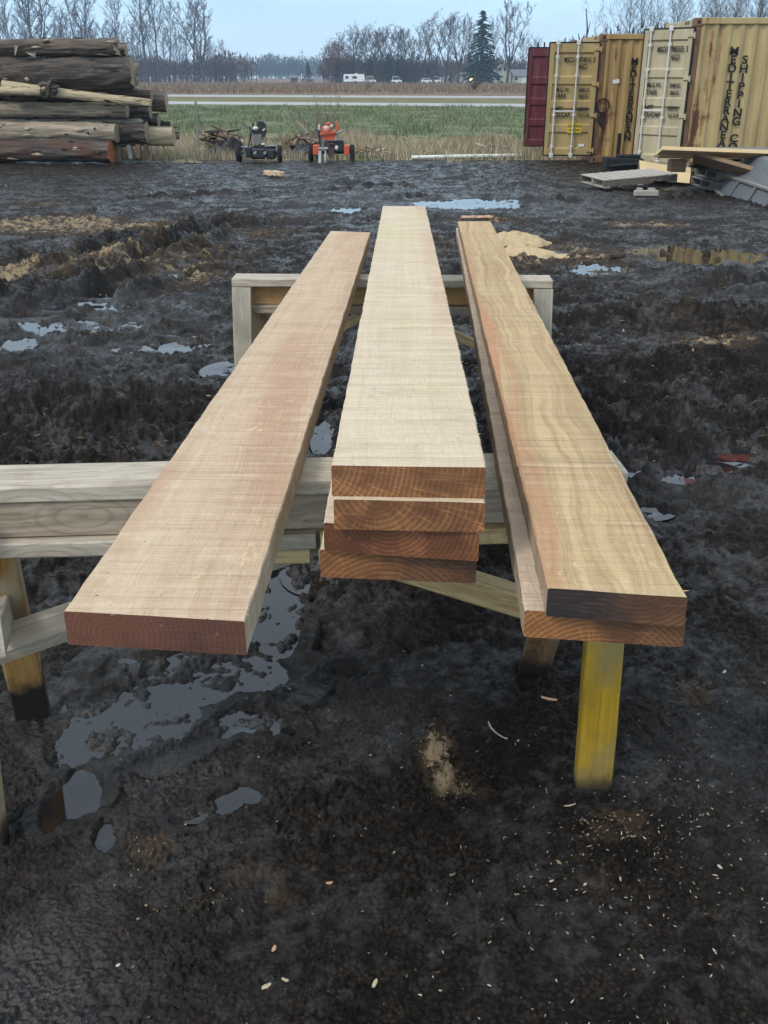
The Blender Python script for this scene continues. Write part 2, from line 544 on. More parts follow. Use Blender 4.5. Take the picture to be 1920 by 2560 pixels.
# wheel ruts: from, to (view), half width (m), depth (m)
RUTS = [((0, 655), (470, 500), .17, .08), ((0, 700), (520, 545), .17, .075), ((0, 600), (380, 487), .16, .07), ((60, 560), (560, 470), .17, .07),
        ((1100, 640), (1659, 610), .18, .06), ((1180, 700), (1659, 690), .18, .06), ((0, 850), (500, 800), .17, .065), ((0, 905), (480, 860), .17, .065), ((0, 800), (420, 715), .16, .04), ((1200, 830), (1659, 800), .18, .06), ((1220, 880), (1659, 860), .18, .06), ((700, 640), (1100, 560), .15, .04), ((300, 430), (900, 400), .2, .05), ((850, 425), (1400, 440), .2, .05),
        ((300, 2000), (720, 1540), .10, .02), ((560, 2080), (980, 1660), .09, .016), ((250, 1560), (700, 1400), .10, .018), ((1180, 2190), (1640, 1900), .10, .014)]
RT = [(G(*a), G(*b), w, d) for a, b, w, d in RUTS]


def mud_height(x, y):
    """returns height, dirt mask, wetness mask"""
    b = base(y)
    wx = x + .035 * perlin(x * 3.1, y * 3.1, 5) + .010 * perlin(x * 15, y * 15, 6)
    wy = y + .035 * perlin(x * 3.1, y * 3.1, 8) + .010 * perlin(x * 15, y * 15, 9)
    h = .026 * fbm(x * .55, y * .55, 3, 21)
    near = np.clip((3.0 - y) / 1.0, 0, 1)
    mid = 1 - near
    patch = np.clip(.55 + 1.1 * fbm(x * .8, y * .8, 3, 31), .05, 1.4)
    rag = fbm(wx * 5, wy * 5, 5, 43, .6)                       # ragged broken surface
    k0 = clods(wx, wy, 4.6, 201, .3, .75, .55); k1 = clods(wx, wy, 9.5, 205, .3, .75, .75); k2 = clods(wx, wy, 19, 209, .3, .72, .85)
    k3 = clods(wx, wy, 42, 213, .3, .7, .8); k4 = clods(wx, wy, 85, 217, .3, .7, .8)
    far = np.interp(y, [0, 3, 5, 8, 14, 27], [.6, .85, .85, .65, .55, .45])
    lump = far * mid * patch * (.055 * k0 + .050 * k1 + .026 * k2 + .012 * k3) + mid * .020 * rag
    lump = lump + mid * (.012 * perlin(wx * 30, wy * 24, 47) + .007 * perlin(wx * 62, wy * 45, 51))
    lump = lump + mid * .03 * (np.abs(perlin(wx * 3.2, wy * 4.6, 52)) - .25) * far
    # trodden smooth ground close to the viewer with crumbs lying in drifts
    dr1 = np.clip(fbm(x * 1.9, y * 1.9, 3, 62) + .12, 0, 1); dr2 = np.clip(fbm(x * 4.1 + 5, y * 4.1, 3, 63) - .05, 0, 1)
    lump = lump + near * (.009 * rag * (.35 + dr1) + .012 * k2 * (.1 + dr1) + .011 * k3 * (.3 + dr1 + .8 * dr2) + .0075 * k4 * (.6 + dr2) + .030 * k1 * dr1 * (.3 + dr2) + .02 * k0 * dr1
                          + .0034 * perlin(wx * 26, wy * 26, 48) + .0034 * perlin(wx * 75, wy * 75, 49) + .0022 * perlin(wx * 150, wy * 150, 50))
    # torn creases and boot-edged hollows
    cr_ = np.abs(perlin(wx * 3.9 + 7, wy * 3.3, 65)); lump = lump - .010 * np.exp(-(cr_ / .06) ** 2) * (.45 * near + .9 * mid)
    fb = clods(wx, wy * .8, 2.3, 230, .25, .5, .5); lump = lump - near * .012 * fb ** .5
    amp = 1.0
    lump = lump - .010
    flat = np.ones_like(x); rut = np.zeros_like(x)
    for A, B, w, d in RT:
        dx, dy = B.x - A.x, B.y - A.y
        Ln = math.hypot(dx, dy); ux, uy = dx / Ln, dy / Ln
        al = (x - A.x) * ux + (y - A.y) * uy
        ac = (x - A.x) * -uy + (y - A.y) * ux + .16 * perlin(al * .6, al * 0 + w * 9 + A.y, 71)
        on = np.clip((al + .3) / .4, 0, 1) * np.clip((Ln + .3 - al) / .4, 0, 1) * np.clip(.75 + 1.2 * perlin(al * .5, al * 0 + A.y * 3, 72), .15, 1)
        q = ac / w
        flat = flat * (1 - .72 * on * np.exp(-(q / 1.05) ** 4))
        tread = np.tanh(3 * np.sin(al * 2 * math.pi / .17 + np.abs(ac) * 16)) * np.exp(-(q * 1.1) ** 4)
        rut = rut + 1.75 * on * d * (-np.exp(-(q / 1.1) ** 4) * 1.1 + .80 * np.exp(-((np.abs(q) - 1.55) / .5) ** 2) * (1 + .4 * rag) + .42 * tread * (d > .025))
    h = h + lump * flat + rut + .004
    dust = np.zeros_like(x)
    for cx, cy, a, bb, am in DST:
        r2 = ((x - cx) / a) ** 2 + ((y - cy) / bb) ** 2
        dust = np.maximum(dust, am * np.exp(-r2 * 1.1))
    dust = np.where(y > 2.6, dust * np.clip(.80 + 14 * lump + .6 * perlin(wx * 5, wy * 8, 99), .08, 1.35), dust)
    wet = np.zeros_like(x)
    nz = .50 * perlin(x * 3.1, y * 3.1, 81) + .52 * perlin(x * 8.5, y * 8.5, 82) + .42 * perlin(x * 21, y * 21, 83) + .25 * perlin(x * 52, y * 52, 84)
    r2min = np.full_like(x, 99.0)
    sc_ = np.clip(y * .45, .6, 4)
    xw = x + sc_ * (.045 * perlin(x * 7 / sc_, y * 7 / sc_, 301) + .022 * perlin(x * 19 / sc_, y * 19 / sc_, 302))
    yw = y + sc_ * (.045 * perlin(x * 7 / sc_, y * 7 / sc_, 303) + .022 * perlin(x * 19 / sc_, y * 19 / sc_, 304))
    for cx, cy, a, bb, dep, br, lv in PUD:
        r2 = ((xw - cx) / a) ** 2 + ((yw - cy) / bb) ** 2
        near_p = r2 < 4
        if not near_p.any():
            continue
        r2min = np.minimum(r2min, r2)
        k = np.clip(1.4 - r2 * .8, 0, 1)
        k = k * k * (3 - 2 * k)
        tgt = -.018 - dep * np.clip((.72 if dep > .0195 else .12) - r2 * (.62 if dep > .0195 else .35), -.3, 1) + min(dep, .026) * 1.9 * nz + lump * .6
        h = np.where(near_p, h * (1 - k) + tgt * k, h)
        wet = np.maximum(wet, np.where(near_p, k, 0))
    r2min = np.maximum(r2min, 0)
    ring = (r2min > 1.2) & (r2min < 3.5)
    h = np.where(ring, np.maximum(h, -.022 + .022 * np.clip((r2min - 1.2) / .5, 0, 1) + .3 * lump), h)
    h = h + .012 * np.clip(dust - .55, 0, 1) * (1 + 1.5 * np.abs(perlin(x * 18, y * 18, 91)))
    return b + h, dust, wet


NU, NV = 600, 930
u_in = np.linspace(-.415, .415, NU)
u_out = .415 + (np.linspace(0, 1, 100)[1:]) ** 1.7 * 1.3
us = np.concatenate([-u_out[::-1], u_in, u_out])
rows = []
vys = np.concatenate([np.linspace(2290, 345, NV)])
for vy in vys:
    rows.append(G(830, vy).y)
rows = np.array(sorted(rows))
rows = rows[rows < YARD_END]
rows = np.concatenate([np.array([-.4, .1, .5, .85]), rows[rows > 1.0], [YARD_END]])
UU, YY = np.meshgrid(us, rows)
XX = UU * (np.maximum(YY, .2) * .935 + .75)
HH, DD, WW = mud_height(XX, YY)
for vx, vy, rx, ry, am in ((300, 1640, 330, 260, .9), (120, 2120, 320, 190, 1.0), (1640, 1640, 240, 260, .6), (800, 1500, 260, 160, .5), (420, 2130, 200, 100, .5), (150, 700, 330, 120, .6), (1000, 440, 500, 40, .35), (1500, 620, 260, 40, .5), (1480, 1050, 240, 60, .5), (700, 1250, 160, 120, .6)):
    p, a_, b_ = ell(vx, vy, rx, ry)
    WW = np.maximum(WW, am * np.exp(-((XX - p.x) / a_) ** 2 - ((YY - p.y) / b_) ** 2))
nr, nc = XX.shape
fade = np.clip((YARD_END - YY) / 1.2, 0, 1)
HH = base(YY) + (HH - base(YY)) * np.clip(fade + .15, 0, 1)
idx = np.arange(nr * nc).reshape(nr, nc)
Fq = np.stack([idx[:-1, :-1], idx[:-1, 1:], idx[1:, 1:], idx[1:, :-1]], -1).reshape(-1, 4)

t = NT('wet_black_mud')
du = t.attr('dirt'); we = t.attr('wetness')
n1 = t.noise(scale=1.7, detail=6, rough=.6); n2 = t.noise(scale=14, detail=7, rough=.68); n3 = t.noise(scale=90, detail=5, rough=.7)
c = t.mix(t.step(n2, .3, .72), (.0100, .0080, .0068), (.029, .0220, .0165))
c = t.mix(t.math('MULTIPLY', t.step(n1, .5, .72), .5), c, (.036, .0265, .019))
c = t.mix(t.math('MULTIPLY', t.step(n3, .56, .74), .55), c, (.058, .046, .036))
cv1 = t.voro(t.map(loc=(3, 1, 0)), 95); cv2 = t.voro(t.map(loc=(1, 5, 0)), 210); n5 = t.noise(scale=330, detail=3, rough=.75)
c = t.mix(t.math('MULTIPLY', t.step(cv1, .30, .12), t.step(n2, .42, .6, 0, .75)), c, (.055, .043, .033))
c = t.mix(t.math('MULTIPLY', t.step(cv1, .42, .62), .8), c, (.0045, .004, .004))
c = t.mix(t.step(n5, .58, .76, 0, .7), c, (.075, .06, .047)); c = t.mix(t.step(n5, .44, .30, 0, .75), c, (.004, .0036, .0036))
c = t.mix(t.math('MULTIPLY', t.step(cv2, .16, .07), t.step(n1, .40, .6, .25, 1)), c, (.14, .11, .075))
fl = t.voro(t.map(scale=(1, 1, .3)), 70)
dm = t.math('MULTIPLY', du, t.step(t.math('ADD', t.math('MULTIPLY', n2, .75), t.math('MULTIPLY', n3, .45)), .47, .68, .05, 1.7))
c = t.mix(t.step(dm, .12, .45, 0, .75), c, (.060, .042, .027))
c = t.mix(t.step(dm, .56, 1.05, 0, .85), c, (.34, .25, .15))
c = t.mix(t.math('MULTIPLY', t.step(fl, .10, .04), t.step(dm, .22, .5)), c, (.40, .32, .21))
gl = t.math('ADD', t.math('MULTIPLY', t.noise(t.map(loc=(9, 3, 1)), 3.2, 6, .65), .6), t.math('MULTIPLY', t.noise(t.map(loc=(2, 7, 1)), 24, 4, .6), .4))
gm = t.math('SUBTRACT', t.math('MAXIMUM', t.step(gl, .47, .60), t.math('MULTIPLY', we, t.step(gl, .36, .54, .25, .95))), t.math('MULTIPLY', dm, .8), clamp=True)
hb = t.math('ADD', t.math('MULTIPLY', n3, .55), t.math('MULTIPLY', t.noise(scale=210, detail=4, rough=.75), .45))
bmp = t.new('ShaderNodeBump'); t.put(bmp.inputs['Height'], hb); bmp.inputs['Distance'].default_value = .013; t.put(bmp.inputs['Strength'], t.math('SUBTRACT', .85, t.math('MULTIPLY', we, .4)))
mud_mat = t.out(c, t.math('SUBTRACT', t.math('ADD', .62, t.math('MULTIPLY', dm, .35)), t.math('MULTIPLY', gm, .40), clamp=True), t.math('ADD', .09, t.math('MULTIPLY', gm, .46)), bmp.outputs[0])

me = np_mesh('mud_yard', np.stack([XX, YY, HH], -1).reshape(-1, 3), Fq, mud_mat, smooth=True)
for nm, arr in (('dirt', DD), ('wetness', WW)):
    at = me.attributes.new(nm, 'FLOAT', 'POINT'); at.data.foreach_set('value', arr.ravel().astype(np.float32))
tag(link('mud_yard', me), kind='structure')


def water_mat(name, col):
    t = NT(name)
    n = t.noise(t.map(scale=(1, 1, 1)), 9, 2)
    t.b.inputs['IOR'].default_value = 1.42
    return t.out(col, .03, .68, t.bump(n, .03, .01))


WATER = [water_mat('clear_puddle_water', (.012, .013, .015)), water_mat('brown_puddle_water', (.022, .016, .011))]
for i, (cx, cy, a, b, dep, br, lv) in enumerate(PUD):
    m = MB(); vs = [(cx, cy, lv)]; F = []
    for r_ in (.5, 1.0):
        for k in range(32):
            q = 2 * math.pi * k / 32
            rad = r_ * 1.34 * (1 + .05 * math.sin(3 * q + i))
            vs.append((cx + a * rad * math.cos(q), cy + b * rad * math.sin(q), lv + .0002 * i))
    for k in range(32):
        F.append((0, 1 + k, 1 + (k + 1) % 32))
        F.append((1 + k, 33 + k, 33 + (k + 1) % 32, 1 + (k + 1) % 32))
    m.add(vs, F)
    tag(m.build('puddle_water', WATER[br]), kind='structure')


def hz(x, y):
    """height of the mud at one spot"""
    return float(mud_height(np.array([float(x)]), np.array([float(y)]))[0][0])


# ------------------------------------------------------------------ meadow, roads, far field
def field_mat(name, a, b, c_, scale):
    t = NT(name)
    n = t.noise(t.map(scale=(1, .35, 1)), scale, 6, .62); n2 = t.noise(scale=scale * .13, detail=4)
    c = t.mix(t.step(n, .32, .68), a, b); c = t.mix(t.step(n2, .42, .66, 0, .7), c, c_)
    return t.out(c, .9, .1)


soil = field_mat('dead_grass_floor', (0.188, 0.150, 0.100), (0.312, 0.256, 0.175), (0.088, 0.106, 0.037), 3)
green = field_mat('green_meadow', (.09, .125, .055), (.13, .165, .078), (.17, .165, .10), 2)
strip = field_mat('verge', (0.112, 0.125, 0.050), (0.188, 0.163, 0.081), (0.150, 0.112, 0.062), 1.2)
weeds = field_mat('brown_field', (0.125, 0.077, 0.056), (0.213, 0.144, 0.100), (0.163, 0.125, 0.075), .8)
mrows = np.concatenate([np.linspace(25.6, 46, 60), np.linspace(46.5, 74, 50), np.linspace(75, 116, 40), np.geomspace(118, 1000, 60)])
muu = np.linspace(-1.3, 1.3, 220)
UU2, YY2 = np.meshgrid(muu, mrows)
XX2 = UU2 * (YY2 * .935 + .75)
rough2 = np.interp(YY2, [25, 27, 45, 60, 1500], [0, .10, .10, .04, .05])
rough2 = rough2 * np.clip(np.minimum(np.abs(YY2 - (80 - .275 * XX2)), np.abs(YY2 - (110 - .225 * XX2))) / 4 - .5, .15, 1)
HH2 = base(YY2) - .03 + rough2 * fbm(XX2 * .5, YY2 * .3, 4, 91)
id2 = np.arange(XX2.size).reshape(XX2.shape)
F2 = np.stack([id2[:-1, :-1], id2[:-1, 1:], id2[1:, 1:], id2[1:, :-1]], -1).reshape(-1, 4)
yc = .5 * (YY2[:-1, :-1] + YY2[1:, :-1]).ravel(); xc = .5 * (XX2[:-1, :-1] + XX2[:-1, 1:]).ravel()
yb = yc + 1.6 * perlin(xc * .22, yc * .1, 95)
mi2 = np.where(yb < 38, 0, np.where(yb < 79 - .27 * xc, 1, np.where(yb < 112 - .22 * xc, 2, 3)))
tag(link('meadow', np_mesh('meadow', np.stack([XX2, YY2, HH2], -1).reshape(-1, 3), F2, [soil, green, strip, weeds], mi=mi2, smooth=True)), kind='structure')


def road(name, ya, yb_, w, col):
    """pale road crossing the whole view, its far side slightly raised"""
    t = NT(name + '_surface')
    n = t.noise(t.map(scale=(.3, 3, 1)), 2, 4)
    mt = t.out(t.mix(n, tuple(v * .85 for v in col), col), .8, .3)
    m = MB()
    L = 80
    prof = [(-w / 2 - .8, -.25), (-w / 2, .07), (w / 2, .10), (w / 2 + .8, -.25)]
    for k in range(3):
        (p0, z0), (p1, z1) = prof[k], prof[k + 1]
        m.add([(-L, ya + p0, -.4 + z0), (L, yb_ + p0, -.4 + z0), (L, yb_ + p1, -.4 + z1), (-L, ya + p1, -.4 + z1)], [(0, 1, 2, 3)])
    tag(m.build(name, mt), kind='structure')


road('near_road', 80 + 22, 80 - 22, 2.6, (.36, .365, .36))
road('far_road', 110 + 18, 110 - 18, 3.2, (.34, .345, .34))


def blades(name, n, yr, xr, hgt, wid, cols, label_kind, lean=.35, dens=None, seed=1):
    g = np.random.default_rng(seed)
    y = yr[0] + (yr[1] - yr[0]) * g.random(n) ** .9
    x = (g.random(n) * 2 - 1) * (y * .935 + .75) * xr
    if dens is not None:
        keep = g.random(n) < dens(x, y)
        x, y = x[keep], y[keep]; n = len(x)
    h = hgt[0] + (hgt[1] - hgt[0]) * g.random(n)
    h = h * np.clip(.7 + 1.0 * fbm(x * .45, y * .3, 3, seed), .18, 1.8)
    w = wid * (.6 + .8 * g.random(n)); a = g.random(n) * math.pi * 2
    la = g.random(n) * math.pi * 2; ln = h * lean * g.random(n)
    z = base(y) - .05
    cx, cy = np.cos(a) * w / 2, np.sin(a) * w / 2
    lx, ly = np.cos(la) * ln, np.sin(la) * ln
    Vv = np.stack([np.stack([x - cx, y - cy, z], -1), np.stack([x + cx, y + cy, z], -1),
                   np.stack([x + cx * .75 + lx * .35, y + cy * .75 + ly * .35, z + h * .62], -1), np.stack([x - cx * .75 + lx * .35, y - cy * .75 + ly * .35, z + h * .62], -1),
                   np.stack([x + lx, y + ly, z + h], -1)], 1).reshape(-1, 3)
    o = np.arange(n) * 5
    F = np.concatenate([np.stack([o, o + 1, o + 2], -1), np.stack([o, o + 2, o + 3], -1), np.stack([o + 3, o + 2, o + 4], -1)])
    mi = np.tile(g.integers(0, len(cols), n), 3)
    ms = [plain(name + '_blade', cl, .8, .15, .2, 3, bump=0) for cl in cols]
    return tag(link(name, np_mesh(name, Vv, F, ms, mi=mi)), kind='stuff', label=label_kind[0], cat=label_kind[1])


blades('dead_grass', 70000, (26.3, 34.5), .52, (.14, .46), .013, [(0.420, 0.343, 0.245), (0.308, 0.245, 0.175), (0.518, 0.434, 0.322), (0.210, 0.210, 0.105)],
       ('tall dry straw coloured grass between the mud and the green field', 'dry grass'), .6, seed=3)
blades('green_grass', 70000, (31, 77), .5, (.10, .26), .035, [(.105, .145, .065), (.140, .172, .088), (.205, .195, .125)],
       ('green meadow grass in front of the near road', 'grass'), .7, dens=lambda x, y: (y < 77 - .275 * x).astype(float), seed=4)
blades('edge_grass', 5000, (25.3, 27.6), .5, (.08, .28), .02, [(.05, .11, .025), (.09, .13, .045), (.17, .15, .08)],
       ('short green tufts along the edge of the mud', 'grass'), .7, dens=lambda x, y: np.clip(.2 + 1.2 * fbm(x * .5, y * .5, 2, 5) + .9 * np.exp(-((x + 5.3) / 1.1) ** 2), 0, 1), seed=5)
blades('field_weeds', 60000, (132, 300), .5, (.25, .65), .13, [(0.217, 0.138, 0.102), (0.160, 0.102, 0.072), (0.304, 0.225, 0.152), (0.189, 0.160, 0.080)],
       ('brown weeds covering the fallow field behind the roads', 'weeds'), .4, seed=6)
# ------------------------------------------------------------------ saw horses
def lumber(name, p0, p1, w, th, up, mat, parent, bev=.004, endmat=None, jit=.0008, label=None, origin=None):
    """one stud from p0 to p1, w across, th along 'up'"""
    p0, p1 = Vector(p0), Vector(p1)
    yv = (p1 - p0); L = yv.length; yv.normalize()
    zv = Vector(up); zv = (zv - yv * zv.dot(yv)).normalized(); xv = yv.cross(zv)
    M = Matrix((xv, yv, zv)).transposed().to_4x4(); M.translation = p0
    pr = [(-w / 2 + bev, -th / 2), (w / 2 - bev, -th / 2), (w / 2, -th / 2 + bev), (w / 2, th / 2 - bev), (w / 2 - bev, th / 2), (-w / 2 + bev, th / 2), (-w / 2, th / 2 - bev), (-w / 2, -th / 2 + bev)]
    ns = max(2, int(L / .12)); m = MB(); vs = []
    for i in range(ns + 1):
        for (a, b) in pr:
            vs.append((a + rng.uniform(-jit, jit), L * i / ns, b + rng.uniform(-jit, jit)))
    F = [(i * 8 + k, i * 8 + (k + 1) % 8, (i + 1) * 8 + (k + 1) % 8, (i + 1) * 8 + k) for i in range(ns) for k in range(8)]
    F = [tuple(reversed(f)) for f in F]
    m.add(vs, F, 0)
    m.add(vs[:8], [tuple(range(8))], 1)
    m.add(vs[-8:], [tuple(range(7, -1, -1))], 1)
    o = m.build(name, [mat, endmat or mat], parent)
    o.matrix_basis = Matrix.Translation(-Vector(parent.location)) @ M if parent is not None else M
    if label: o['label'] = label
    return o


GREY = lumber_mat('weathered_stud', (.34, .285, .215), (.46, .40, .31), (.19, .145, .10), 1)
GREY2 = lumber_mat('weathered_stud_web', (.24, .185, .13), (.36, .29, .21), (.14, .095, .06), 4)
FRESH = lumber_mat('yellow_pine_stud', (.40, .27, .115), (.54, .40, .20), (.27, .16, .06), 2)
BROWN = lumber_mat('stained_stud', (.14, .08, .035), (.24, .15, .075), (.06, .035, .02), 3, stain=(.30, .26, .21))
ORANGE = lumber_mat('orange_web_board', (.36, .20, .075), (.45, .27, .11), (.24, .12, .05), 6)
YEL = lumber_mat('yellow_stained_stud', (.37, .215, .012), (.49, .295, .018), (.18, .11, .03), 5, muddy=.045, stain=(.235, .185, .075))
LEGM = lumber_mat('muddy_leg_stud', (.33, .29, .22), (.45, .40, .31), (.19, .15, .1), 8, muddy=.12)
LEGB = lumber_mat('muddy_brown_leg_stud', (.14, .075, .03), (.24, .14, .06), (.06, .03, .015), 9, muddy=.09, stain=(.26, .23, .18))
LEGO = lumber_mat('amber_leg_stud', (.36, .20, .055), (.46, .28, .09), (.2, .1, .03), 10, muddy=.05, stain=(.34, .29, .2))
LEGO2 = lumber_mat('amber_rear_leg_stud', (.30, .165, .05), (.40, .24, .08), (.14, .07, .03), 12, muddy=.16, stain=(.34, .30, .22))
ENDP = endgrain('stud_end_grain', (.28, .19, .10), (.40, .29, .16), 2.0, .1, .05, 700, .2)

SL = -.025                      # the boards fall gently away from the camera
TOPZ = .79                      # top of the near horse at y = 2


def zb(y):
    return TOPZ + SL * (y - 2.0)


# near horse, turned a few degrees
nh = thing('saw_horse', 'grey wooden saw horse under the near ends of the planks, one front leg bright yellow', 'saw horse', (-.2, 2.03, 0))
ang = math.atan2(2.153 - 2.056, .548 + .883)
ax = Vector((math.cos(ang), math.sin(ang), 0)); ay = Vector((-math.sin(ang), math.cos(ang), 0))
C0 = Vector((0, 2.04, 0)) + ay * -.005


def nhp(a, b, z):
    return C0 + ax * a + ay * b + Vector((0, 0, z))


lumber('top_rail', nhp(-1.06, .0, .771), nhp(.545, .0, .771), .140, .038, (0, 0, 1), GREY, nh, endmat=FRESH)
lumber('web_board', nhp(-1.02, -.045, .709), nhp(.52, -.045, .709), .038, .086, (0, 0, 1), GREY2, nh)
lumber('lower_rail', nhp(-1.04, -.045, .646), nhp(-.16, -.045, .646), .09, .038, (0, 0, 1), GREY, nh)
lumber('lower_rail', nhp(-.15, -.045, .646), nhp(.50, -.045, .646), .09, .038, (0, 0, 1), FRESH, nh, endmat=ENDP)
lumber('end_block', nhp(-.33, -.04, .608), nhp(-.175, -.04, .608), .09, .036, (0, 0, 1), FRESH, nh)
lumber('end_block', nhp(-.155, -.04, .604), nhp(-.06, -.04, .604), .085, .04, (0, 0, 1), FRESH, nh)
fr = G(1282, 1708)
lumber('leg', (fr.x + .002, fr.y + .012, -.09), (fr.x - .006, fr.y + .075, .748), .088, .040, (0, -1, 0), YEL, nh, label='bright yellow front leg')
bk = G(1146, 1442)
lumber('leg', (bk.x, bk.y + .02, -.09), (bk.x + .075, bk.y - .26, .745), .088, .06, (-.25, -1, 0), LEGB, nh, label='dark brown rear leg')
lf = G(66, 1538)
lumber('leg', (lf.x, lf.y + .02, -.09), (lf.x + .052, lf.y - .15, .745), .088, .06, (.3, -1, 0), LEGO2, nh, label='amber and brown rear leg')
lumber('leg', (-.915, 1.685, -.09), (-.93, 1.86, .748), .088, .045, (.05, -1, 0), LEGO, nh, label='amber front leg')
pL0, pL1 = VY(-25, 1402, 1.98), VY(700, 1152, 2.05)
lumber('brace', pL0, pL1, .10, .040, (0, -.25, 1), GREY, nh, endmat=FRESH)
pR0, pR1 = VY(1165, 1312, 2.20), VY(720, 1172, 2.02)
lumber('brace', pR0, pR1, .075, .062, (0, -.1, 1), FRESH, nh, endmat=FRESH)
lumber('side_stretcher', VY(-15, 1380, 1.72), VY(12, 1310, 2.16), .04, .085, (0, 0, 1), GREY, nh)

# far horse
fh = thing('saw_horse', 'lighter wooden saw horse farther back, holding up the far half of the planks', 'saw horse', (0, 4.55, 0))
FZ = zb(4.5)
s_ = (1.6 - FZ) / (1.6 - .75)
fx0, fy0 = -.70 * s_, 4.50 * s_
fx1, fy1 = .772 * s_, 4.455 * s_
lumber('top_rail', (fx0, fy0 + .035, FZ - .019), (fx1, fy1 + .035, FZ - .019), .14, .038, (0, 0, 1), GREY, fh, endmat=FRESH)
lumber('web_board', (fx0 + .03, fy0 + .03, FZ - .084), (fx1 - .03, fy1 + .03, FZ - .084), .038, .09, (0, 0, 1), ORANGE, fh)
lumber('lower_rail', (fx0 + .03, fy0 + .02, FZ - .149), (fx1 - .03, fy1 + .02, FZ - .149), .09, .038, (0, 0, 1), GREY2, fh)
for sx, xx, yy in ((1, fx0 + .045, fy0 - .06), (-1, fx1 - .045, fy1 - .06)):
    lumber('leg', (xx - .015 * sx, yy - .055, -.1), (xx, yy + .022, FZ - .039), .089, .040, (0, -1, 0), LEGM, fh)
    lumber('leg', (xx - .005 * sx + .03 * sx, yy + .36, -.1), (xx + .05 * sx, yy + .15, FZ - .039), .089, .040, (0, 1, 0), LEGB, fh)
lumber('brace', (.10, fy0 + .03, FZ - .17), (.62, fy0 + .12, .30), .09, .04, (0, 0, 1), FRESH, fh)
lumber('brace', (-.05, fy0 + .03, FZ - .17), (-.6, fy0 + .12, .30), .09, .04, (0, 0, 1), FRESH, fh)

# ------------------------------------------------------------------ the sawn planks
TAN, CREAM, PINK, DARKW = (.405, .28, .17), (.55, .42, .285), (.43, .245, .16), (.25, .16, .095)


def plank(name, label, group, q, zt, th, mats, seed, wane=None, fuzz=50, wedge=False):
    """q: near-left, near-right, far-right, far-left top corners; zt: top height at y=0; mats: face, side, end"""
    nL, nR, fR, fL = [Vector(p) for p in q]
    o0 = (nL + nR) / 2
    yv = ((fL + fR) / 2 - o0); L = yv.length; yv.normalize()
    xv = (nR - nL); xv = (xv - yv * xv.dot(yv)).normalized(); zv = xv.cross(yv)
    o0 = o0 - zv * th
    M = Matrix((xv, yv, zv)).transposed().to_4x4(); M.translation = o0
    Mi = M.inverted()
    m = MB(); ns = 150; prof = []
    g = random.Random(seed)
    n = 13
    for i in range(ns + 1):
        s = i / ns
        a = Mi @ nL.lerp(fL, s); b = Mi @ nR.lerp(fR, s)
        yl = s * L
        e1 = .0013 * float(fbm(np.array([yl * 6.]), np.array([seed * 1.7]), 3, seed)[0]) + g.uniform(-.0009, .0009)
        e2 = .0013 * float(fbm(np.array([yl * 6.]), np.array([seed * 2.9 + 9]), 3, seed)[0]) + g.uniform(-.0009, .0009)
        xl, xr = a.x + e1, b.x + e2
        c = .0022
        cl, cd = c, c
        if wane:
            cl, cd = wane(yl)
        yy = lambda x: a.y + (b.y - a.y) * (x - a.x) / (b.x - a.x)
        w = xr - xl
        tz = [g.uniform(-.0005, .0005) for _ in range(5)]
        P = [(xl + cl, th + tz[0]), (xl + max(cl, w * .25), th + tz[1]), (xl + max(cl, w * .5), th + tz[2]), (xl + w * .75, th + tz[3]), (xr - c, th + tz[4]),
             (xr, th - c), (xr + .3 * e1, th * .5), (xr, c), (xr - c, 0), (xl + c, 0), (xl, c), (xl - .3 * e2, min(th * .5, th - cd)), (xl, th - cd)]
        prof += [(x, yy(x), z) for x, z in P]
    F = []; mi = []
    for i in range(ns):
        for k in range(n):
            k2 = (k + 1) % n
            F.append((i * n + k, (i + 1) * n + k, (i + 1) * n + k2, i * n + k2))
            mi.append(0 if k < 4 else (3 if k == 12 else 1))
    o_ = len(m.v); m.add(prof, F); m.m = mi
    m.add(prof[:n], [tuple(range(n))], 2)
    m.add(prof[-n:], [tuple(range(n - 1, -1, -1))], 2)
    # torn fibres standing off the edges
    for _ in range(fuzz):
        side = g.choice((-1, 1)); s = g.random() ** 1.5
        a = Mi @ nL.lerp(fL, s); b = Mi @ nR.lerp(fR, s)
        p = a if side < 0 else b
        zz = th * g.choice((.96, .96, .05)); ln = g.uniform(.002, .007) * (2.2 if g.random() < .06 else 1); ww = .0005
        d = Vector((side * ln, g.uniform(-ln, ln) * .7, g.uniform(-.3, .5) * ln))
        st = Vector((p.x - side * .002, p.y, zz)); up = Vector((0, .001, ww))
        m.add([st - up, st + up, st + d * .6 + up * .6, st + d, st + d * .6 - up * .6], [(0, 1, 2, 3, 4)], 0)
    ms = list(mats) + ([mats[3]] if len(mats) > 3 else [mats[0]])
    o = m.build(name, ms[:4])
    o.matrix_basis = M
    tag(o, label, 'plank', group)
    return o


def corners(pts, z0):
    return [VP(px, py_, z0, SL) for px, py_ in pts]


Z0 = TOPZ - SL * 2.0 + .001       # underside of boards at y = 0
tl, tstk, tr = .058, .0545, .048
SIDE = sawn('sawn_edge', (.42, .34, .24), (.33, .25, .17), (.35, .22, .15), (.2, .14, .09), 21, saw=.7)
SIDER = sawn('sawn_brown_edge', (.34, .25, .17), (.26, .18, .12), (.28, .17, .12), (.14, .09, .06), 22, saw=.7)

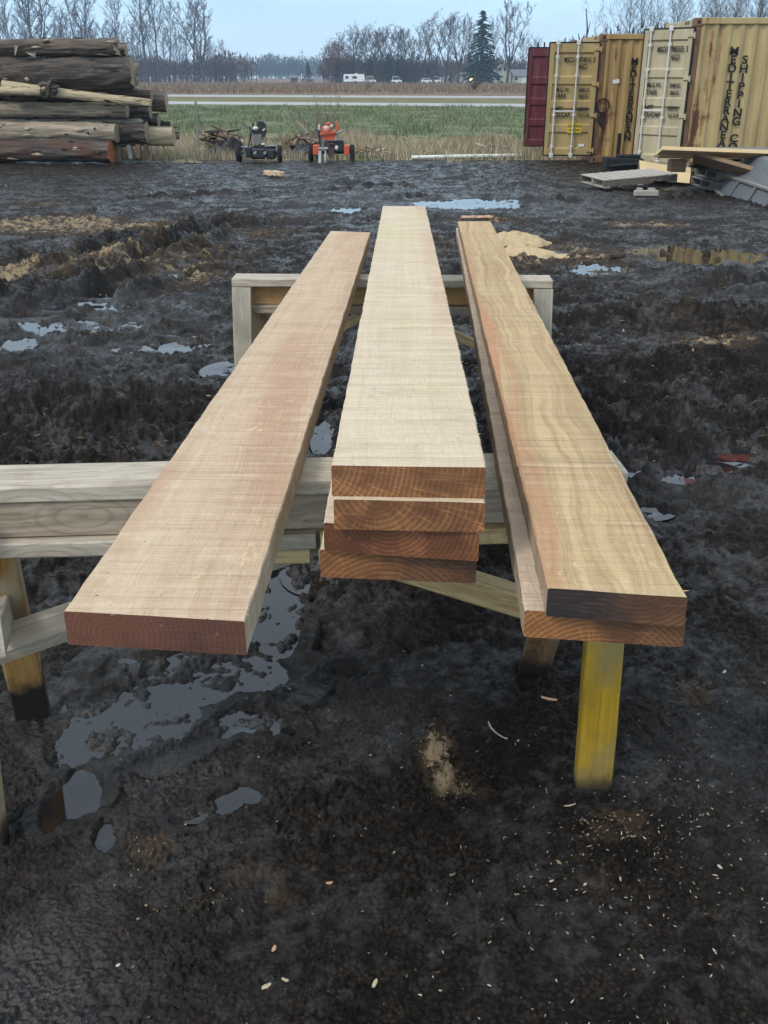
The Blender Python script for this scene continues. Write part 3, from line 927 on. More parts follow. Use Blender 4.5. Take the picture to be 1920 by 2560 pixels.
FACE_L = sawn('plank_face_pink', CREAM, TAN, (.40, .215, .135), DARKW, 1, pinkx=.05, pinkw=.13, streak=.3)
END_L = endgrain('plank_end_red', (.125, .046, .025), (.118, .045, .025), 1.0, -.075, .022, 780, .22, stain=.3)
plank('sawn_plank', 'single wide pinkish plank lying alone on the left of the saw horses', 'sawn planks',
      corners([(137, 1320), (530, 1342), (800, 502), (714, 499)], Z0 + tl), Z0 + tl, tl, (FACE_L, SIDE, END_L), 3)

FACE_C = sawn('plank_face_cream', (.575, .47, .335), (.475, .365, .24), (.45, .29, .19), (.31, .225, .135), 2, pinkx=.10, pinkw=.05, green=.35, streak=.12, swirl=.06, figc=.35, dust=.5, trans=.5)
q1 = corners([(716, 1005), (1052, 1010), (919, 445), (827, 445)], Z0 + 4 * tstk)
SC = 'sawn planks'
plank('sawn_plank', 'pale cream plank on top of the stack of four in the middle', SC, q1, 0, tstk,
      (FACE_C, SIDE, endgrain('plank_end_streaked', (.19, .075, .028), (.27, .12, .045), 3.0, -.17, .06, 720, .85)), 4)


def shifted(front, z0):
    a, b = corners(front, z0)
    d = (q1[3] - q1[0]); d2 = (q1[2] - q1[1])
    return [a, b, b + d2 * .985, a + d * .985]


plank('sawn_plank', 'second plank from the top of the middle stack, its end streaked orange', SC, shifted([(719, 1079), (1049, 1086)], Z0 + 3 * tstk), 0, tstk - .0012,
      (FACE_C, SIDE, endgrain('plank_end_arcs', (.17, .065, .024), (.26, .115, .042), 5.0, -.055, .07, 640, .7)), 5, fuzz=80)
plank('sawn_plank', 'third plank down in the middle stack, red brown end set a little back', SC, shifted([(698, 1129), (1034, 1150)], Z0 + 2 * tstk), 0, tstk - .0012,
      (FACE_C, SIDE, endgrain('plank_end_redbrown', (.135, .045, .018), (.195, .075, .028), 7.0, -.02, .075, 820, .25)), 6, fuzz=60)
plank('sawn_plank', 'bottom plank of the middle stack with a dark corner on its end', SC, shifted([(692, 1187), (1031, 1200)], Z0 + tstk), 0, tstk - .0012,
      (FACE_C, SIDE, endgrain('plank_end_dark_corner', (.18, .07, .024), (.26, .11, .038), 9.0, -.02, -.09, 700, .3, stain=.55, stainx=1.3)), 7, fuzz=80)

FACE_R = sawn('plank_face_olive', (.52, .375, .20), (.30, .19, .092), (.42, .21, .11), (.095, .066, .045), 3, pinkx=-.075, pinkw=.03, green=.15, streak=.85, saw=.9, swirl=.13, figc=.75, dust=.08, trans=.16, figs=46)
BARK = plain('orange_wane', (.42, .235, .13), .8, .2, .3, 30)


def wane_r(y):
    a = math.exp(-((y - 1.75) / .42) ** 2) * .032 + math.exp(-((y - .75) / .3) ** 2) * .006 + math.exp(-((y - 3.1) / .35) ** 2) * .012
    a *= 1 + .25 * math.sin(y * 11)
    return .0025 + a, .0025 + a * .22


qr = corners([(1185, 1270), (1485, 1291), (1060, 478), (989, 478)], Z0 + 2 * tr)
plank('sawn_plank', 'upper plank on the right with olive dark streaks and a blackened end', SC, qr, 0, tr,
      (FACE_R, SIDER, endgrain('plank_end_blackened', (.10, .045, .02), (.15, .065, .028), 11.0, .02, .1, 800, .2, stain=.95, stainx=-1.6), BARK), 8, wane=wane_r, fuzz=40)
a_, b_ = corners([(1135, 1318), (1482, 1340)], Z0 + tr)
f4 = corners([(985, 492)], Z0 + tr)[0]
dr = f4 - a_
FACE_R2 = sawn('plank_face_grey', (.52, .43, .32), (.43, .34, .245), (.42, .28, .2), (.2, .15, .1), 6, pinkx=-.1, pinkw=.03)
plank('sawn_plank', 'lower plank on the right, its narrow pale ledge showing beside the upper one', SC, [a_, b_, b_ + dr * 1.0, a_ + dr], 0, tr - .0012,
      (FACE_R2, SIDER, endgrain('plank_end_orange', (.20, .075, .022), (.285, .12, .038), 13.0, .0, -.09, 820, .35, stain=.5, stainx=1.0)), 9, fuzz=70)
# splinters and shavings: bits one could pick up, far too many to count
m = MB(); g = random.Random(5)
for i in range(640):
    if g.random() < .72:
        c_ = g.choice([(1330, 1800, 60, 60), (1440, 1840, 70, 50), (1230, 1900, 90, 70), (1500, 1720, 90, 80), (1350, 1950, 220, 160), (1250, 2060, 260, 120), (1500, 1500, 130, 110), (900, 1700, 160, 160)]); vx, vy = g.gauss(c_[0], c_[2]), g.gauss(c_[1], c_[3])
    else:
        vx, vy = g.uniform(250, 1700), g.uniform(1150, 2280)
    if vy < 1150 or vy > 2300 or vx > 2000: continue
    p = G(vx, vy); z = hz(p.x, p.y) + .0015
    big = g.random() < .07
    ln = g.uniform(.003, .009) * (2.0 if big else 1); wd = ln * g.uniform(.13, .35) * (1.4 if big else 1); a = g.uniform(0, 6.28); tl_ = g.uniform(-.3, .3)
    dx, dy = math.cos(a), math.sin(a)
    f = Vector((dx * ln / 2, dy * ln / 2, tl_ * ln)); s = Vector((-dy * wd / 2, dx * wd / 2, wd * g.uniform(-.3, .3))); u = Vector((0, 0, .0012)); c0 = Vector((p.x, p.y, z))
    P = [c0 - f, c0 - f * .3 + s, c0 + f * .6 + s * .8, c0 + f, c0 + f * .5 - s, c0 - f * .4 - s * .7]
    m.add(P + [q_ + u for q_ in P], [(5, 4, 3, 2, 1, 0), (6, 7, 8, 9, 10, 11)] + [(k, (k + 1) % 6, 6 + (k + 1) % 6, 6 + k) for k in range(6)], g.choice((0, 0, 0, 1, 2)))
for i in range(520):      # sawdust crumbs
    c_ = g.choice([(945, 1640, 22, 40), (935, 1600, 12, 20), (975, 1690, 26, 20), (1275, 1790, 22, 16), (1500, 1490, 24, 20), (300, 1830, 24, 40), (420, 1960, 60, 20)])
    p = G(g.gauss(c_[0], c_[2]), g.gauss(c_[1], c_[3])); z = hz(p.x, p.y); q = g.uniform(.0012, .0042)
    P = [Vector((p.x + g.uniform(-q, q), p.y + g.uniform(-q, q), z + g.uniform(-.3, 1) * q)) for _ in range(3)] + [Vector((p.x, p.y, z + 1.4 * q))]
    m.add(P, [(0, 1, 2), (0, 3, 1), (1, 3, 2), (2, 3, 0)], 1)
chipm = [plain('white_wood_sliver', (.42, .37, .28), .7, .2, .15), plain('tan_wood_sliver', (.28, .20, .12), .7, .2, .2), plain('grey_wood_sliver', (.14, .115, .085), .7, .2, .2)]
tag(m.build('wood_slivers', chipm), 'pale wood slivers scattered over the black mud in the foreground', 'wood chips', kind='stuff')


def flat_piece(name, label, cat, vx, vy, ln, wd, th, rz, mat, seed, group=None, bend=.15, tilt=0, taper=.5):
    """an irregular split of wood lying on the mud"""
    g = random.Random(seed); p = G(vx, vy); m = MB(); n = 9; vs = []
    for i in range(n):
        s = i / (n - 1); w = wd * (math.sin(math.pi * (.12 + .8 * s)) ** taper) * g.uniform(.75, 1.1)
        cx = (s - .5) * ln; cy = bend * ln * (s - .5) ** 2 * 2 + g.uniform(-.05, .05) * wd; cz = th * .5 + g.uniform(0, .2) * th
        for k in range(6):
            a = k * math.pi / 3 + .3
            vs.append((cx + g.uniform(-.03, .03) * ln, cy + math.cos(a) * w / 2, cz + math.sin(a) * th / 2 * g.uniform(.8, 1.1)))
    F = [(i * 6 + k, i * 6 + (k + 1) % 6, (i + 1) * 6 + (k + 1) % 6, (i + 1) * 6 + k) for i in range(n - 1) for k in range(6)]
    m.add(vs, F); m.add(vs[:6], [(5, 4, 3, 2, 1, 0)]); m.add(vs[-6:], [(0, 1, 2, 3, 4, 5)])
    o = m.build(name, mat)
    o.location = (p.x, p.y, hz(p.x, p.y) - .1 * th); o.rotation_euler = (0, tilt, rz)
    return tag(o, label, cat, group)


SLIV = plain('pale_split_wood', (.44, .36, .25), .7, .2, .2, 40); SLIVD = plain('dark_bark_bit', (.05, .035, .025), .8, .2, .3, 30); PEACH = plain('pink_split_wood', (.48, .29, .19), .7, .2, .2, 40)
flat_piece('wood_splinter', 'long thin curved splinter on the mud left of the yellow leg', 'splinter', 1068, 1590, .085, .005, .004, -1.05, SLIV, 1, bend=.25)
flat_piece('wood_splinter', 'short curled splinter on the mud nearer the camera than the sawdust patch', 'splinter', 1232, 2092 - 350, .03, .005, .003, .3, SLIV, 2)
flat_piece('wood_chip', 'white chip with torn edge lying at the bottom of the picture', 'wood chip', 575, 2121, .02, .011, .004, .6, SLIV, 3, bend=0)
flat_piece('wood_chip', 'paired pale chip lying right of the torn white chip', 'wood chip', 617, 2112, .018, .007, .004, -.4, SLIV, 4)
flat_piece('wood_chip', 'teardrop shaped white chip alone on bare dark mud', 'wood chip', 810, 2128, .019, .009, .004, 1.2, SLIV, 5, bend=0)
flat_piece('wood_chip', 'pinkish chip on the mud near the yellow leg', 'wood chip', 1185, 1512, .045, .012, .006, -.35, PEACH, 6)
flat_piece('wood_chip', 'small peach coloured chip lying nearest the picture bottom left of centre', 'wood chip', 592, 2040, .016, .009, .005, 1.3, PEACH, 7)
flat_piece('wood_chip', 'rosy brown chip on the mud in the middle foreground', 'wood chip', 712, 1903, .015, .008, .005, .2, PEACH, 8)
flat_piece('bark_piece', 'black stick of bark poking out of the wide brown puddle', 'bark', 1450, 548, .34, .07, .06, -.9, SLIVD, 9, tilt=.35)
flat_piece('bark_piece', 'black bark lump beside the brown puddle', 'bark', 1335, 560, .16, .08, .05, .4, SLIVD, 10)
flat_piece('wood_chunk', 'pale block of firewood lying alone in the mud in front of the black machine', 'wood chunk', 592, 384, .42, .2, .15, -.25, plain('chunk_wood', (.45, .33, .21), .8, .2, .3, 14), 11, bend=.02, taper=.25)
flat_piece('slab_offcut', 'reddish slab offcut lying beyond the far end of the right planks', 'offcut', 1030, 474, .42, .10, .04, .05, PEACH, 12, bend=.02, taper=.3)
SAWD = plain('yellow_sawdust', (.44, .335, .20), .95, .05, .3, 26, bump=.6)
for k, (vx, vy, hw_, hd_, H_) in enumerate([(1112, 528, .34, .22, .12), (1136, 550, .38, .14, .06)]):
    p = G(vx, vy); m = MB(); nx, ny = 46, 30; vs = []
    for j in range(ny):
        for i in range(nx):
            a_, b_ = (i / (nx - 1) - .5) * 2, (j / (ny - 1) - .5) * 2
            X_, Y_ = a_ * hw_ * 1.2, b_ * hd_ * 1.2
            nzv = float(fbm(np.array([X_ * 5 + k * 7]), np.array([Y_ * 7]), 4, 55)[0]); rr_ = (a_ * 1.1) ** 2 + (b_ * 1.1) ** 2 + .55 * nzv
            zz = H_ * max(-.6, 1 - rr_) * (1 + .5 * nzv + .35 * abs(float(perlin(np.array([X_ * 13]), np.array([Y_ * 16]), 57)[0])))
            vs.append((X_, Y_, zz))
    m.add(vs, [(j * nx + i, j * nx + i + 1, (j + 1) * nx + i + 1, (j + 1) * nx + i) for j in range(ny - 1) for i in range(nx - 1)])
    ob = m.build('sawdust_heap', SAWD, smooth=True); ob.location = (p.x, p.y, p.z + .01); ob.rotation_euler = (0, 0, -.25)
    tag(ob, ['pale yellow heap of sawdust touching the right planks', 'lower flatter sawdust heap just nearer, by the grey puddle'][k], 'sawdust')
# bark, twigs and straw trodden into the mud
m = MB(); g = random.Random(15)
for i in range(1700):
    vx, vy = g.uniform(-20, 1680), 352 + 700 * g.random() ** 1.7
    p = G(vx, vy); ln = g.uniform(.012, .04) * (.6 + .11 * p.y); wd = ln * g.uniform(.08, .35); a_ = g.uniform(0, 6.28); d_ = Vector((math.cos(a_), math.sin(a_), g.uniform(-.35, .35))); s_2 = Vector((-math.sin(a_), math.cos(a_), g.uniform(-.3, .3)))
    c0 = Vector((p.x, p.y, float(base(p.y)) + g.uniform(.0, .05))); f, sv, u = d_ * ln / 2, s_2 * wd / 2, Vector((0, 0, .004))
    P = [c0 - f, c0 + sv, c0 + f, c0 - sv]
    m.add(P + [q + u for q in P], [(3, 2, 1, 0), (4, 5, 6, 7), (0, 1, 5, 4), (1, 2, 6, 5), (2, 3, 7, 6), (3, 0, 4, 7)], g.choice((0, 0, 0, 0, 1, 1, 1, 2)))
tag(m.build('bark_litter', [plain('litter_dark', (.04, .028, .02), .85, .2), plain('litter_brown', (.13, .085, .05), .85, .2), plain('litter_straw', (.26, .20, .13), .85, .2)]), 'bits of bark and straw trodden into the mud of the yard', 'bark litter', kind='stuff')

# ------------------------------------------------------------------ shipping containers


def text_mesh(s, size, ex=.0015, sx=1.0, line=1.0, align='CENTER', bold=.022):
    cu = bpy.data.curves.new('lettering', 'FONT'); cu.body = s; cu.size = size; cu.extrude = ex
    cu.align_x = align; cu.space_line = line; cu.offset = bold * size
    o = bpy.data.objects.new('lettering', cu); COL.objects.link(o)
    o.scale = (1, 1, 1)
    dg = bpy.context.evaluated_depsgraph_get()
    me = bpy.data.meshes.new_from_object(o.evaluated_get(dg))
    bpy.data.objects.remove(o); bpy.data.curves.remove(cu)
    for v in me.vertices: v.co.x *= sx
    return me


def letters(parent, s, size, x, z, y=-.006, sx=1.0, mat=None, line=1.0, align='CENTER'):
    me = text_mesh(s, size, sx=sx, line=line, align=align)
    me.materials.clear(); me.materials.append(mat)
    o = link('lettering', me, parent)
    o.location = (x, y, z); o.rotation_euler = (math.pi / 2, 0, 0)
    return o


def letter_column(parent, s, size, step, x, z, y, mat, sx=1.1):
    """upright letters one below the other, first cap top at z"""
    m = MB()
    for i, ch in enumerate(s):
        if ch == ' ': continue
        me = text_mesh(ch, size, sx=sx, bold=.028)
        m.add([v.co + Vector((0, -i * step, 0)) for v in me.vertices], [tuple(p.vertices) for p in me.polygons])
        bpy.data.meshes.remove(me)
    o = m.build('lettering', mat, parent)
    o.location = (x, y, z - size * .73); o.rotation_euler = (math.pi / 2, 0, 0)
    return o


def paint(name, col, rust_amt, dirt=(.2, .14, .08), edge=0.0):
    t = NT(name)
    x, y, z = t.xyz()
    st = t.noise(t.map(scale=(5, 5, .45)), 1.6, 6, .65); bl = t.noise(scale=2.3, detail=7, rough=.68); fi = t.noise(scale=22, detail=5, rough=.7)
    c = t.mix(t.step(t.noise(t.map(scale=(3, 3, .5)), 1.3, 4), .35, .7), tuple(v * .86 for v in col), tuple(min(1, v * 1.1) for v in col))
    c = t.mix(t.math('MULTIPLY', t.step(fi, .5, .8), .25), c, dirt)
    c = t.mix(t.math('MULTIPLY', t.step(st, .54, .75), .5), c, dirt)
    near = t.step(x, 1.1, .02, 0, .20) if edge else 0.0
    r = t.math('ADD', t.math('ADD', t.math('MULTIPLY', st, .6), t.math('MULTIPLY', bl, .5)), near)
    k = t.step(r, .70 - rust_amt, .79 - rust_amt)
    c = t.mix(t.step(r, .63 - rust_amt, .75 - rust_amt, 0, .6), c, (.30, .15, .055))
    c = t.mix(k, c, t.mix(fi, (.085, .035, .02), (.15, .070, .036)))
    return t.out(c, t.step(k, 0, 1, .5, .9), .4, t.bump(t.math('ADD', k, fi), .3, .01))


BLK = plain('black_lettering', (.012, .012, .013), .6, .3, .2)
RUST = paint('rusty_frame', (.17, .085, .045), .12)
RUBBER = plain('black_door_gasket', (.012, .012, .012), .7, .3)
GALV = plain('galvanised_bar', (.55, .54, .50), .5, .5, .15, 6)
OCH = paint('ochre_container_paint', (.37, .245, .095), -.02, edge=1); OCHD = paint('ochre_door_paint', (.42, .30, .125), -.05)
CRM = paint('sand_container_paint', (.43, .32, .145), -.01, edge=1); CRMD = paint('cream_door_paint', (.43, .365, .235), .0)
MAR = paint('maroon_container_paint', (.12, .022, .034), -.04); WHT = plain('white_sticker', (.7, .7, .68), .5)
YELS = plain('yellow_caution_sticker', (.62, .42, .02), .5)


def container_door(par, w, h, mat, inner=False, mats_bar=GALV):
    """a ribbed door leaf; hinge at x = 0, leaf runs to -w, outside faces -y"""
    m = MB()
    fr = .11
    m.box((-fr / 2, .025, h / 2), (fr, .05, h), bev=.006); m.box((-w + fr / 2, .025, h / 2), (fr, .05, h), bev=.006)
    zs = [0, .08]; n = 4
    m.box((-w / 2, .025, .07), (w - 2 * fr, .05, .14), bev=.004); m.box((-w / 2, .025, h - .10), (w - 2 * fr, .05, .2), bev=.004)
    z0, z1 = .14, h - .2; ph = (z1 - z0) / n
    for k in range(n):
        a, b = z0 + k * ph, z0 + (k + 1) * ph
        rib = .15 if k < n - 1 else 0.0
        # recessed panel with sloping flanges, then the proud rib above it
        X0, X1 = -w + fr, -fr
        P = [(X0, .002, a), (X1, .002, a), (X1, .036, a + .035), (X0, .036, a + .035), (X1, .036, b - rib - .035), (X0, .036, b - rib - .035), (X1, .002, b - rib), (X0, .002, b - rib), (X1, .002, b), (X0, .002, b)]
        m.add(P, [(0, 1, 2, 3), (3, 2, 4, 5), (5, 4, 6, 7), (7, 6, 8, 9)])
    m.box((-w / 2, .048, h / 2), (w - .01, .004, h - .01))
    d = m.build('door', mat, par)
    g_ = MB()
    for bx in ((-w - .012), (.012)):
        g_.box((bx, .02, h / 2), (.024, .05, h + .03))
    g_.box((-w / 2, .02, h + .014), (w, .05, .028)); g_.box((-w / 2, .02, -.016), (w, .05, .03))
    g_.build('gasket', RUBBER, d)
    if not inner:
        for bx in (-w * .84, -w * .43):
            b = MB(); b.tube([(bx, -.045, -.08), (bx, -.045, h + .07)], .019, 10)
            for zz in (.0, .72, h * .5 + .35, h - .5): b.box((bx, -.03, zz + .2), (.085, .05, .06), bev=.008)
            for zz in (-.01, h + .01): b.box((bx, -.04, zz), (.10, .05, .11), bev=.015)
            b.build('lock_bar', mats_bar, d)
        hb = MB(); hb.box((-w * .65, -.05, h * .40), (w * .42, .016, .04), bev=.006); hb.build('handle', mats_bar, d)
    for zz in (.10, h * .36, h * .64, h - .13):
        hg = MB(); hg.box((-.03, -.012, zz), (.17, .028, .075), bev=.008); hg.tube([(.045, -.012, zz - .06), (.045, -.012, zz + .06)], .02, 8)
        hg.build('hinge', mat, d)
    return d


def container(label, corner, h, mat, doormat, doorang, dw, codes, sidetext, side_len=12.19, letters_on=True, w=2.44, inner=False, group=None):
    """corner: near left bottom corner post; long side along +x facing -y, doors on the left end"""
    o = thing('shipping_container', label, 'container', corner, 0, group)
    # corrugated long side
    m = MB(); top, bot = h - .12, .16
    xs = []; x = .16; p = .278
    while x < side_len - .16:
        xs += [(x, .012), (x + .07, .012), (x + .138, .048), (x + .208, .048)]; x += p
    for i in range(len(xs) - 1):
        m.add([(xs[i][0], xs[i][1], bot), (xs[i + 1][0], xs[i + 1][1], bot), (xs[i + 1][0], xs[i + 1][1], top), (xs[i][0], xs[i][1], top)], [(0, 1, 2, 3)])
    m.build('side_wall', mat, o)
    m = MB(); m.box((side_len / 2, w - .03, h / 2), (side_len - .3, .04, h - .25)); m.build('side_wall', mat, o)
    m = MB(); m.box((side_len / 2, .03, h - .06), (side_len - .3, .09, .12), bev=.01); m.box((side_len / 2, w - .05, h - .06), (side_len - .3, .09, .12)); m.build('top_rail', mat, o)
    m = MB(); m.box((side_len / 2, .03, .08), (side_len - .3, .10, .16), bev=.01); m.build('bottom_rail', RUST, o)
    m = MB(); n = int(side_len / .3); pts = []
    for i in range(n):
        x0 = .15 + i * .3
        m.add([(x0, .08, h - .03), (x0 + .12, .08, h - .03), (x0 + .12, w - .1, h - .03), (x0, w - .1, h - .03), (x0 + .15, .08, h - .005), (x0 + .27, .08, h - .005), (x0 + .27, w - .1, h - .005), (x0 + .15, w - .1, h - .005), (x0 + .3, .08, h - .03), (x0 + .3, w - .1, h - .03)],
              [(0, 1, 2, 3), (1, 4, 7, 2), (4, 5, 6, 7), (5, 8, 9, 6)])
    m.build('roof', WHT if letters_on else mat, o)
    for yy in (.08, w - .08):
        m = MB(); m.box((.08, yy, h / 2), (.15, .15, h - .30), bev=.012); m.build('corner_post', RUST, o)
        for zz in (.08, h - .08):
            m = MB(); m.box((.09, yy, zz), (.19, .18, .16), bev=.012); c_ = m.build('corner_casting', RUST, o)
            m = MB(); m.ball((.09, yy + (-.088 if yy < 1 else .088), zz), .045, 10, sc=(.8, .12, 1)); m.build('lashing_hole', RUBBER, c_)
            m = MB(); m.ball((-.002, yy, zz), .045, 10, sc=(.12, .8, 1)); m.build('lashing_hole', RUBBER, c_)
    # end frame: header and sill
    m = MB(); m.box((.05, w / 2, h - .13), (.10, w - .32, .22), bev=.008); hd = m.build('door_header', doormat, o)
    for q in (.42, .55, .68):
        m = MB(); m.box((-.004, q, h - .08), (.006, .05, .06), Matrix.Rotation(.4, 3, 'X')); m.build('hazard_stripe', BLK, hd)
    m = MB(); m.box((.06, w / 2, .10), (.12, w - .34, .16), bev=.008); m.build('door_sill', RUST, o)
    m = MB(); m.box((6.0, w / 2, .14), (11.9, w - .2, .03)); m.build('floor', RUST, o)
    m = MB(); m.box((side_len - .05, w / 2, h / 2), (.05, w - .2, h - .3)); m.build('end_wall', mat, o)
    d = container_door(o, dw, h - .40, doormat, inner)
    d.location = (-.01, -.035, .20); d.rotation_euler = (0, 0, doorang)
    if codes:
        H = h - .4
        a, b = codes
        letters(d, a[0], .16, -dw * .70, H * .835, sx=.62, mat=BLK, align='LEFT'); letters(d, a[1], .16, -dw * .40, H * .835, sx=.62, mat=BLK, align='LEFT'); letters(d, a[2], .16, -.10, H * .835, sx=.62, mat=BLK)
        letters(d, a[3], .16, -dw * .30, H * .775, sx=.62, mat=BLK)
        for k, (s1, s2) in enumerate(b):
            zz = H * (.575 - .055 * (k % 2) - (.17 if k > 1 else 0))
            letters(d, s1, .135, -dw * .84, zz, sx=.85, mat=BLK, align='LEFT', y=-.004); letters(d, s2, .115, -dw * .36, zz, sx=.55, mat=BLK, align='LEFT', y=-.004)
    for s, size, x, z, ls in sidetext:
        letter_column(o, s, size, ls, x, z, .004, BLK)
    return o, d


def at_depth(vx, vy, Y):
    return VY(vx, vy, Y)


NUM = [('M.G.W.', '30480 KG\n'), ('TARE', ' 3860 KG'), ('NET', '26620 KG'), ('CU.CAP', '  76.3 CU.M')]
NUM = [(a, b.strip('\n')) for a, b in NUM]
c1 = VY(1298, 73, 25.7)
D1, D2 = 25.7, 22.5
H1 = c1.z + .40
A1 = VY(1372, 124, D1); A1b = VY(1356, 300, D1)
o1, d1 = container('ochre forty foot container with one door swung open, the middle one of the three', (c1.x, D1, -.40), H1, OCH, OCHD, 0.0, 1.19,
                   (('MSCU', '774910', '5', '45G1'), NUM), [('MEDITERRANEAN', .205, A1.x - c1.x, A1.z + .40, (A1.z - A1b.z) / 12.8)], group=None)
m = MB(); m.box((-.46, -.004, .62), (.36, .006, .22)); st = m.build('caution_sticker', YELS, d1)
letters(d1, 'CAUTION', .075, -.46, .64, y=-.009, mat=BLK); letters(d1, 'KEEP CLEAR', .05, -.46, .56, y=-.009, mat=BLK)
m = MB(); m.box((-.26, -.004, .22), (.14, .006, .07)); m.build('label_sticker', WHT, d1)
w_ = VY(1331, 176, D1) - Vector((c1.x, D1, -.40)); m = MB(); m.box((w_.x, .006, w_.z), (.16, .006, .09), Matrix.Rotation(-.15, 3, 'Y')); m.build('label_sticker', WHT, o1)
# folded lock-rod ring hanging on the corner post
m = MB(); rg_ = [(.19 + .16 * math.cos(k * math.pi / 8), -.03, 1.33 + .16 * math.sin(k * math.pi / 8)) for k in range(17)]
m.tube(rg_, .018, 8, caps=False); m.tube([(.16, -.03, 1.18), (.12, -.04, .95), (.2, -.05, .9)], .03, 8); m.build('latch_ring', RUBBER, o1)
c2 = VY(1502, 38, D2)
H2 = c2.z + .36
A2 = VY(1588, 100, D2); A2b = VY(1560, 317, D2); S2 = VY(1611, 119, D2); S2b = VY(1588, 302, D2)
o2, d2 = container('sand coloured forty foot container with rust streaks, nearest of the three', (c2.x, D2, -.36), H2, CRM, CRMD, -.83, 1.19,
                   (('MSCU', '980335', '5', '45G1'), NUM), [('MEDITERRANEAN', .225, A2.x - c2.x, A2.z + .36, (A2.z - A2b.z) / 12.0), ('SHIPPING CO', .225, S2.x - c2.x, S2.z + .36, (S2.z - S2b.z) / 9.7)])
c3 = VY(1190, 88, 29.2)
o3, d3 = container('maroon container mostly hidden behind the ochre one, its ribbed door open', (c3.x + .62, 29.2, -.40), c3.z + .42, MAR, MAR, 0.0, 1.19, None, [], inner=True, letters_on=False)
for bx in (-.95, -.78):
    m = MB(); m.box((bx, .02, c3.z + .1), (.035, .04, .12)); m.build('lock_bar_end', RUBBER, d3)
# ------------------------------------------------------------------ white pipe, posts, pallets, slabs, bucket
PIPEM = plain('white_plastic_pipe', (.66, .68, .62), .45, .5, .06)
pa, pb = G(889, 346), G(1126, 343)
m = MB(); m.tube([(pa.x, pa.y, pa.z + .06), ((pa.x + pb.x) / 2, (pa.y + pb.y) / 2, pa.z + .075), (pb.x, pb.y, pb.z + .08)], .052, 14, caps=False)
m.tube([(pb.x, pb.y, pb.z + .08), (pa.x, pa.y, pa.z + .06)], .044, 14, caps=False)
po = m.build('plastic_pipe', PIPEM, smooth=True); tag(po, 'long white plastic pipe lying at the edge of the mud left of the maroon container', 'pipe')
PALW = plain('weathered_pallet_wood', (.34, .31, .27), .8, .2, .25, 9); PALD = plain('dark_pallet_wood', (.15, .125, .10), .8, .2, .3, 9); PALB = plain('blue_grey_pallet_wood', (.16, .16, .16), .8, .2, .3, 9)


def pallet(label, loc, rz, tilt, mat, group, L=1.2, W=1.0):
    o = thing('pallet', label, 'pallet', loc, rz, group); o.rotation_euler = (tilt[0], tilt[1], rz)
    g = random.Random(int(abs(loc[0]) * 100))
    for k in range(9):
        m = MB(); x = -L / 2 + .06 + k * (L - .12) / 8; m.box((x, g.uniform(-.01, .01), .132), (.118 * L / 1.3, W, .018), Matrix.Rotation(g.uniform(-.02, .02), 3, 'Z'), bev=.003); m.build('deck_board', mat, o)
    for k in (-1, 0, 1):
        m = MB(); pr = [(-L / 2, .02), (-L / 2 + .2, .02), (-L / 2 + .24, .06), (-L / 2 + .42, .06), (-L / 2 + .46, .02), (L / 2 - .46, .02), (L / 2 - .42, .06), (L / 2 - .24, .06), (L / 2 - .2, .02), (L / 2, .02), (L / 2, .122), (-L / 2, .122)]
        m.prism(pr, k * (W / 2 - .025) - .019, k * (W / 2 - .025) + .019); m.build('stringer', PALD if k else mat, o)
    for x in (-L / 2 + .06, 0, L / 2 - .06):
        m = MB(); m.box((x, 0, .009), (.11, W, .018), bev=.003); m.build('bottom_board', mat, o)
    return o


pn, pl_ = G(1304, 415), G(1221, 396)
sd_ = (pl_ - pn); sd_.z = 0; sd_.normalize(); st_ = Vector((-sd_.y, sd_.x, 0))
if st_.y < 0: st_ = -st_
if st_.x < 0: st_ = Vector((sd_.y, -sd_.x, 0))
pp = pn + st_ * .68 + sd_ * .56
pallet('weathered pallet lying on its own on the mud, one side raised', (pp.x, pp.y, pp.z + .10), math.atan2(st_.y, st_.x), (.0, -.06), PALW, None, 1.36, 1.12)
q1_ = G(1395, 424); m = MB(); m.box((0, 0, .05), (.40, .10, .09), bev=.01); m.box((.1, .06, .11), (.10, .12, .03)); m.box((-.1, .06, .11), (.08, .12, .03))
ob = m.build('timber_block', PALW); ob.location = (q1_.x, q1_.y, q1_.z); tag(ob, 'short grey timber block propped under the raised corner of the lone pallet', 'timber')
pst = G(1550, 428)
pz = pst.z + .02
for k in range(4):
    pallet(['dark pallet at the bottom of the stack behind the grey bucket', 'second dark pallet of the stack behind the grey bucket', 'third dark pallet of the stack behind the grey bucket', 'dark pallet on top of the stack, under the long boards'][k],
           (pst.x + .75 + .06 * (k % 2), pst.y + 1.5, pz + k * .165), .04 + .05 * (k % 2), (0, .0), PALB, 'pallets in the stack behind the bucket')
ps2 = G(1480, 405)
for k in range(2):
    pallet(['low pallet at the left foot of the stacks, under the leaning slab', 'upper pallet under the leaning slab'][k], (ps2.x + .1, ps2.y + 1.2, ps2.z + k * .165), -.05, (0, 0), PALD, 'pallets under the leaning slab')
FRESHW = sawn('fresh_slab_face', (.62, .44, .24), (.55, .36, .18), (.55, .34, .18), (.4, .26, .13), 31, pinkx=0, pinkw=.1)
FRESHW2 = plain('fresh_cut_board', (.66, .50, .28), .7, .2, .12, 5)


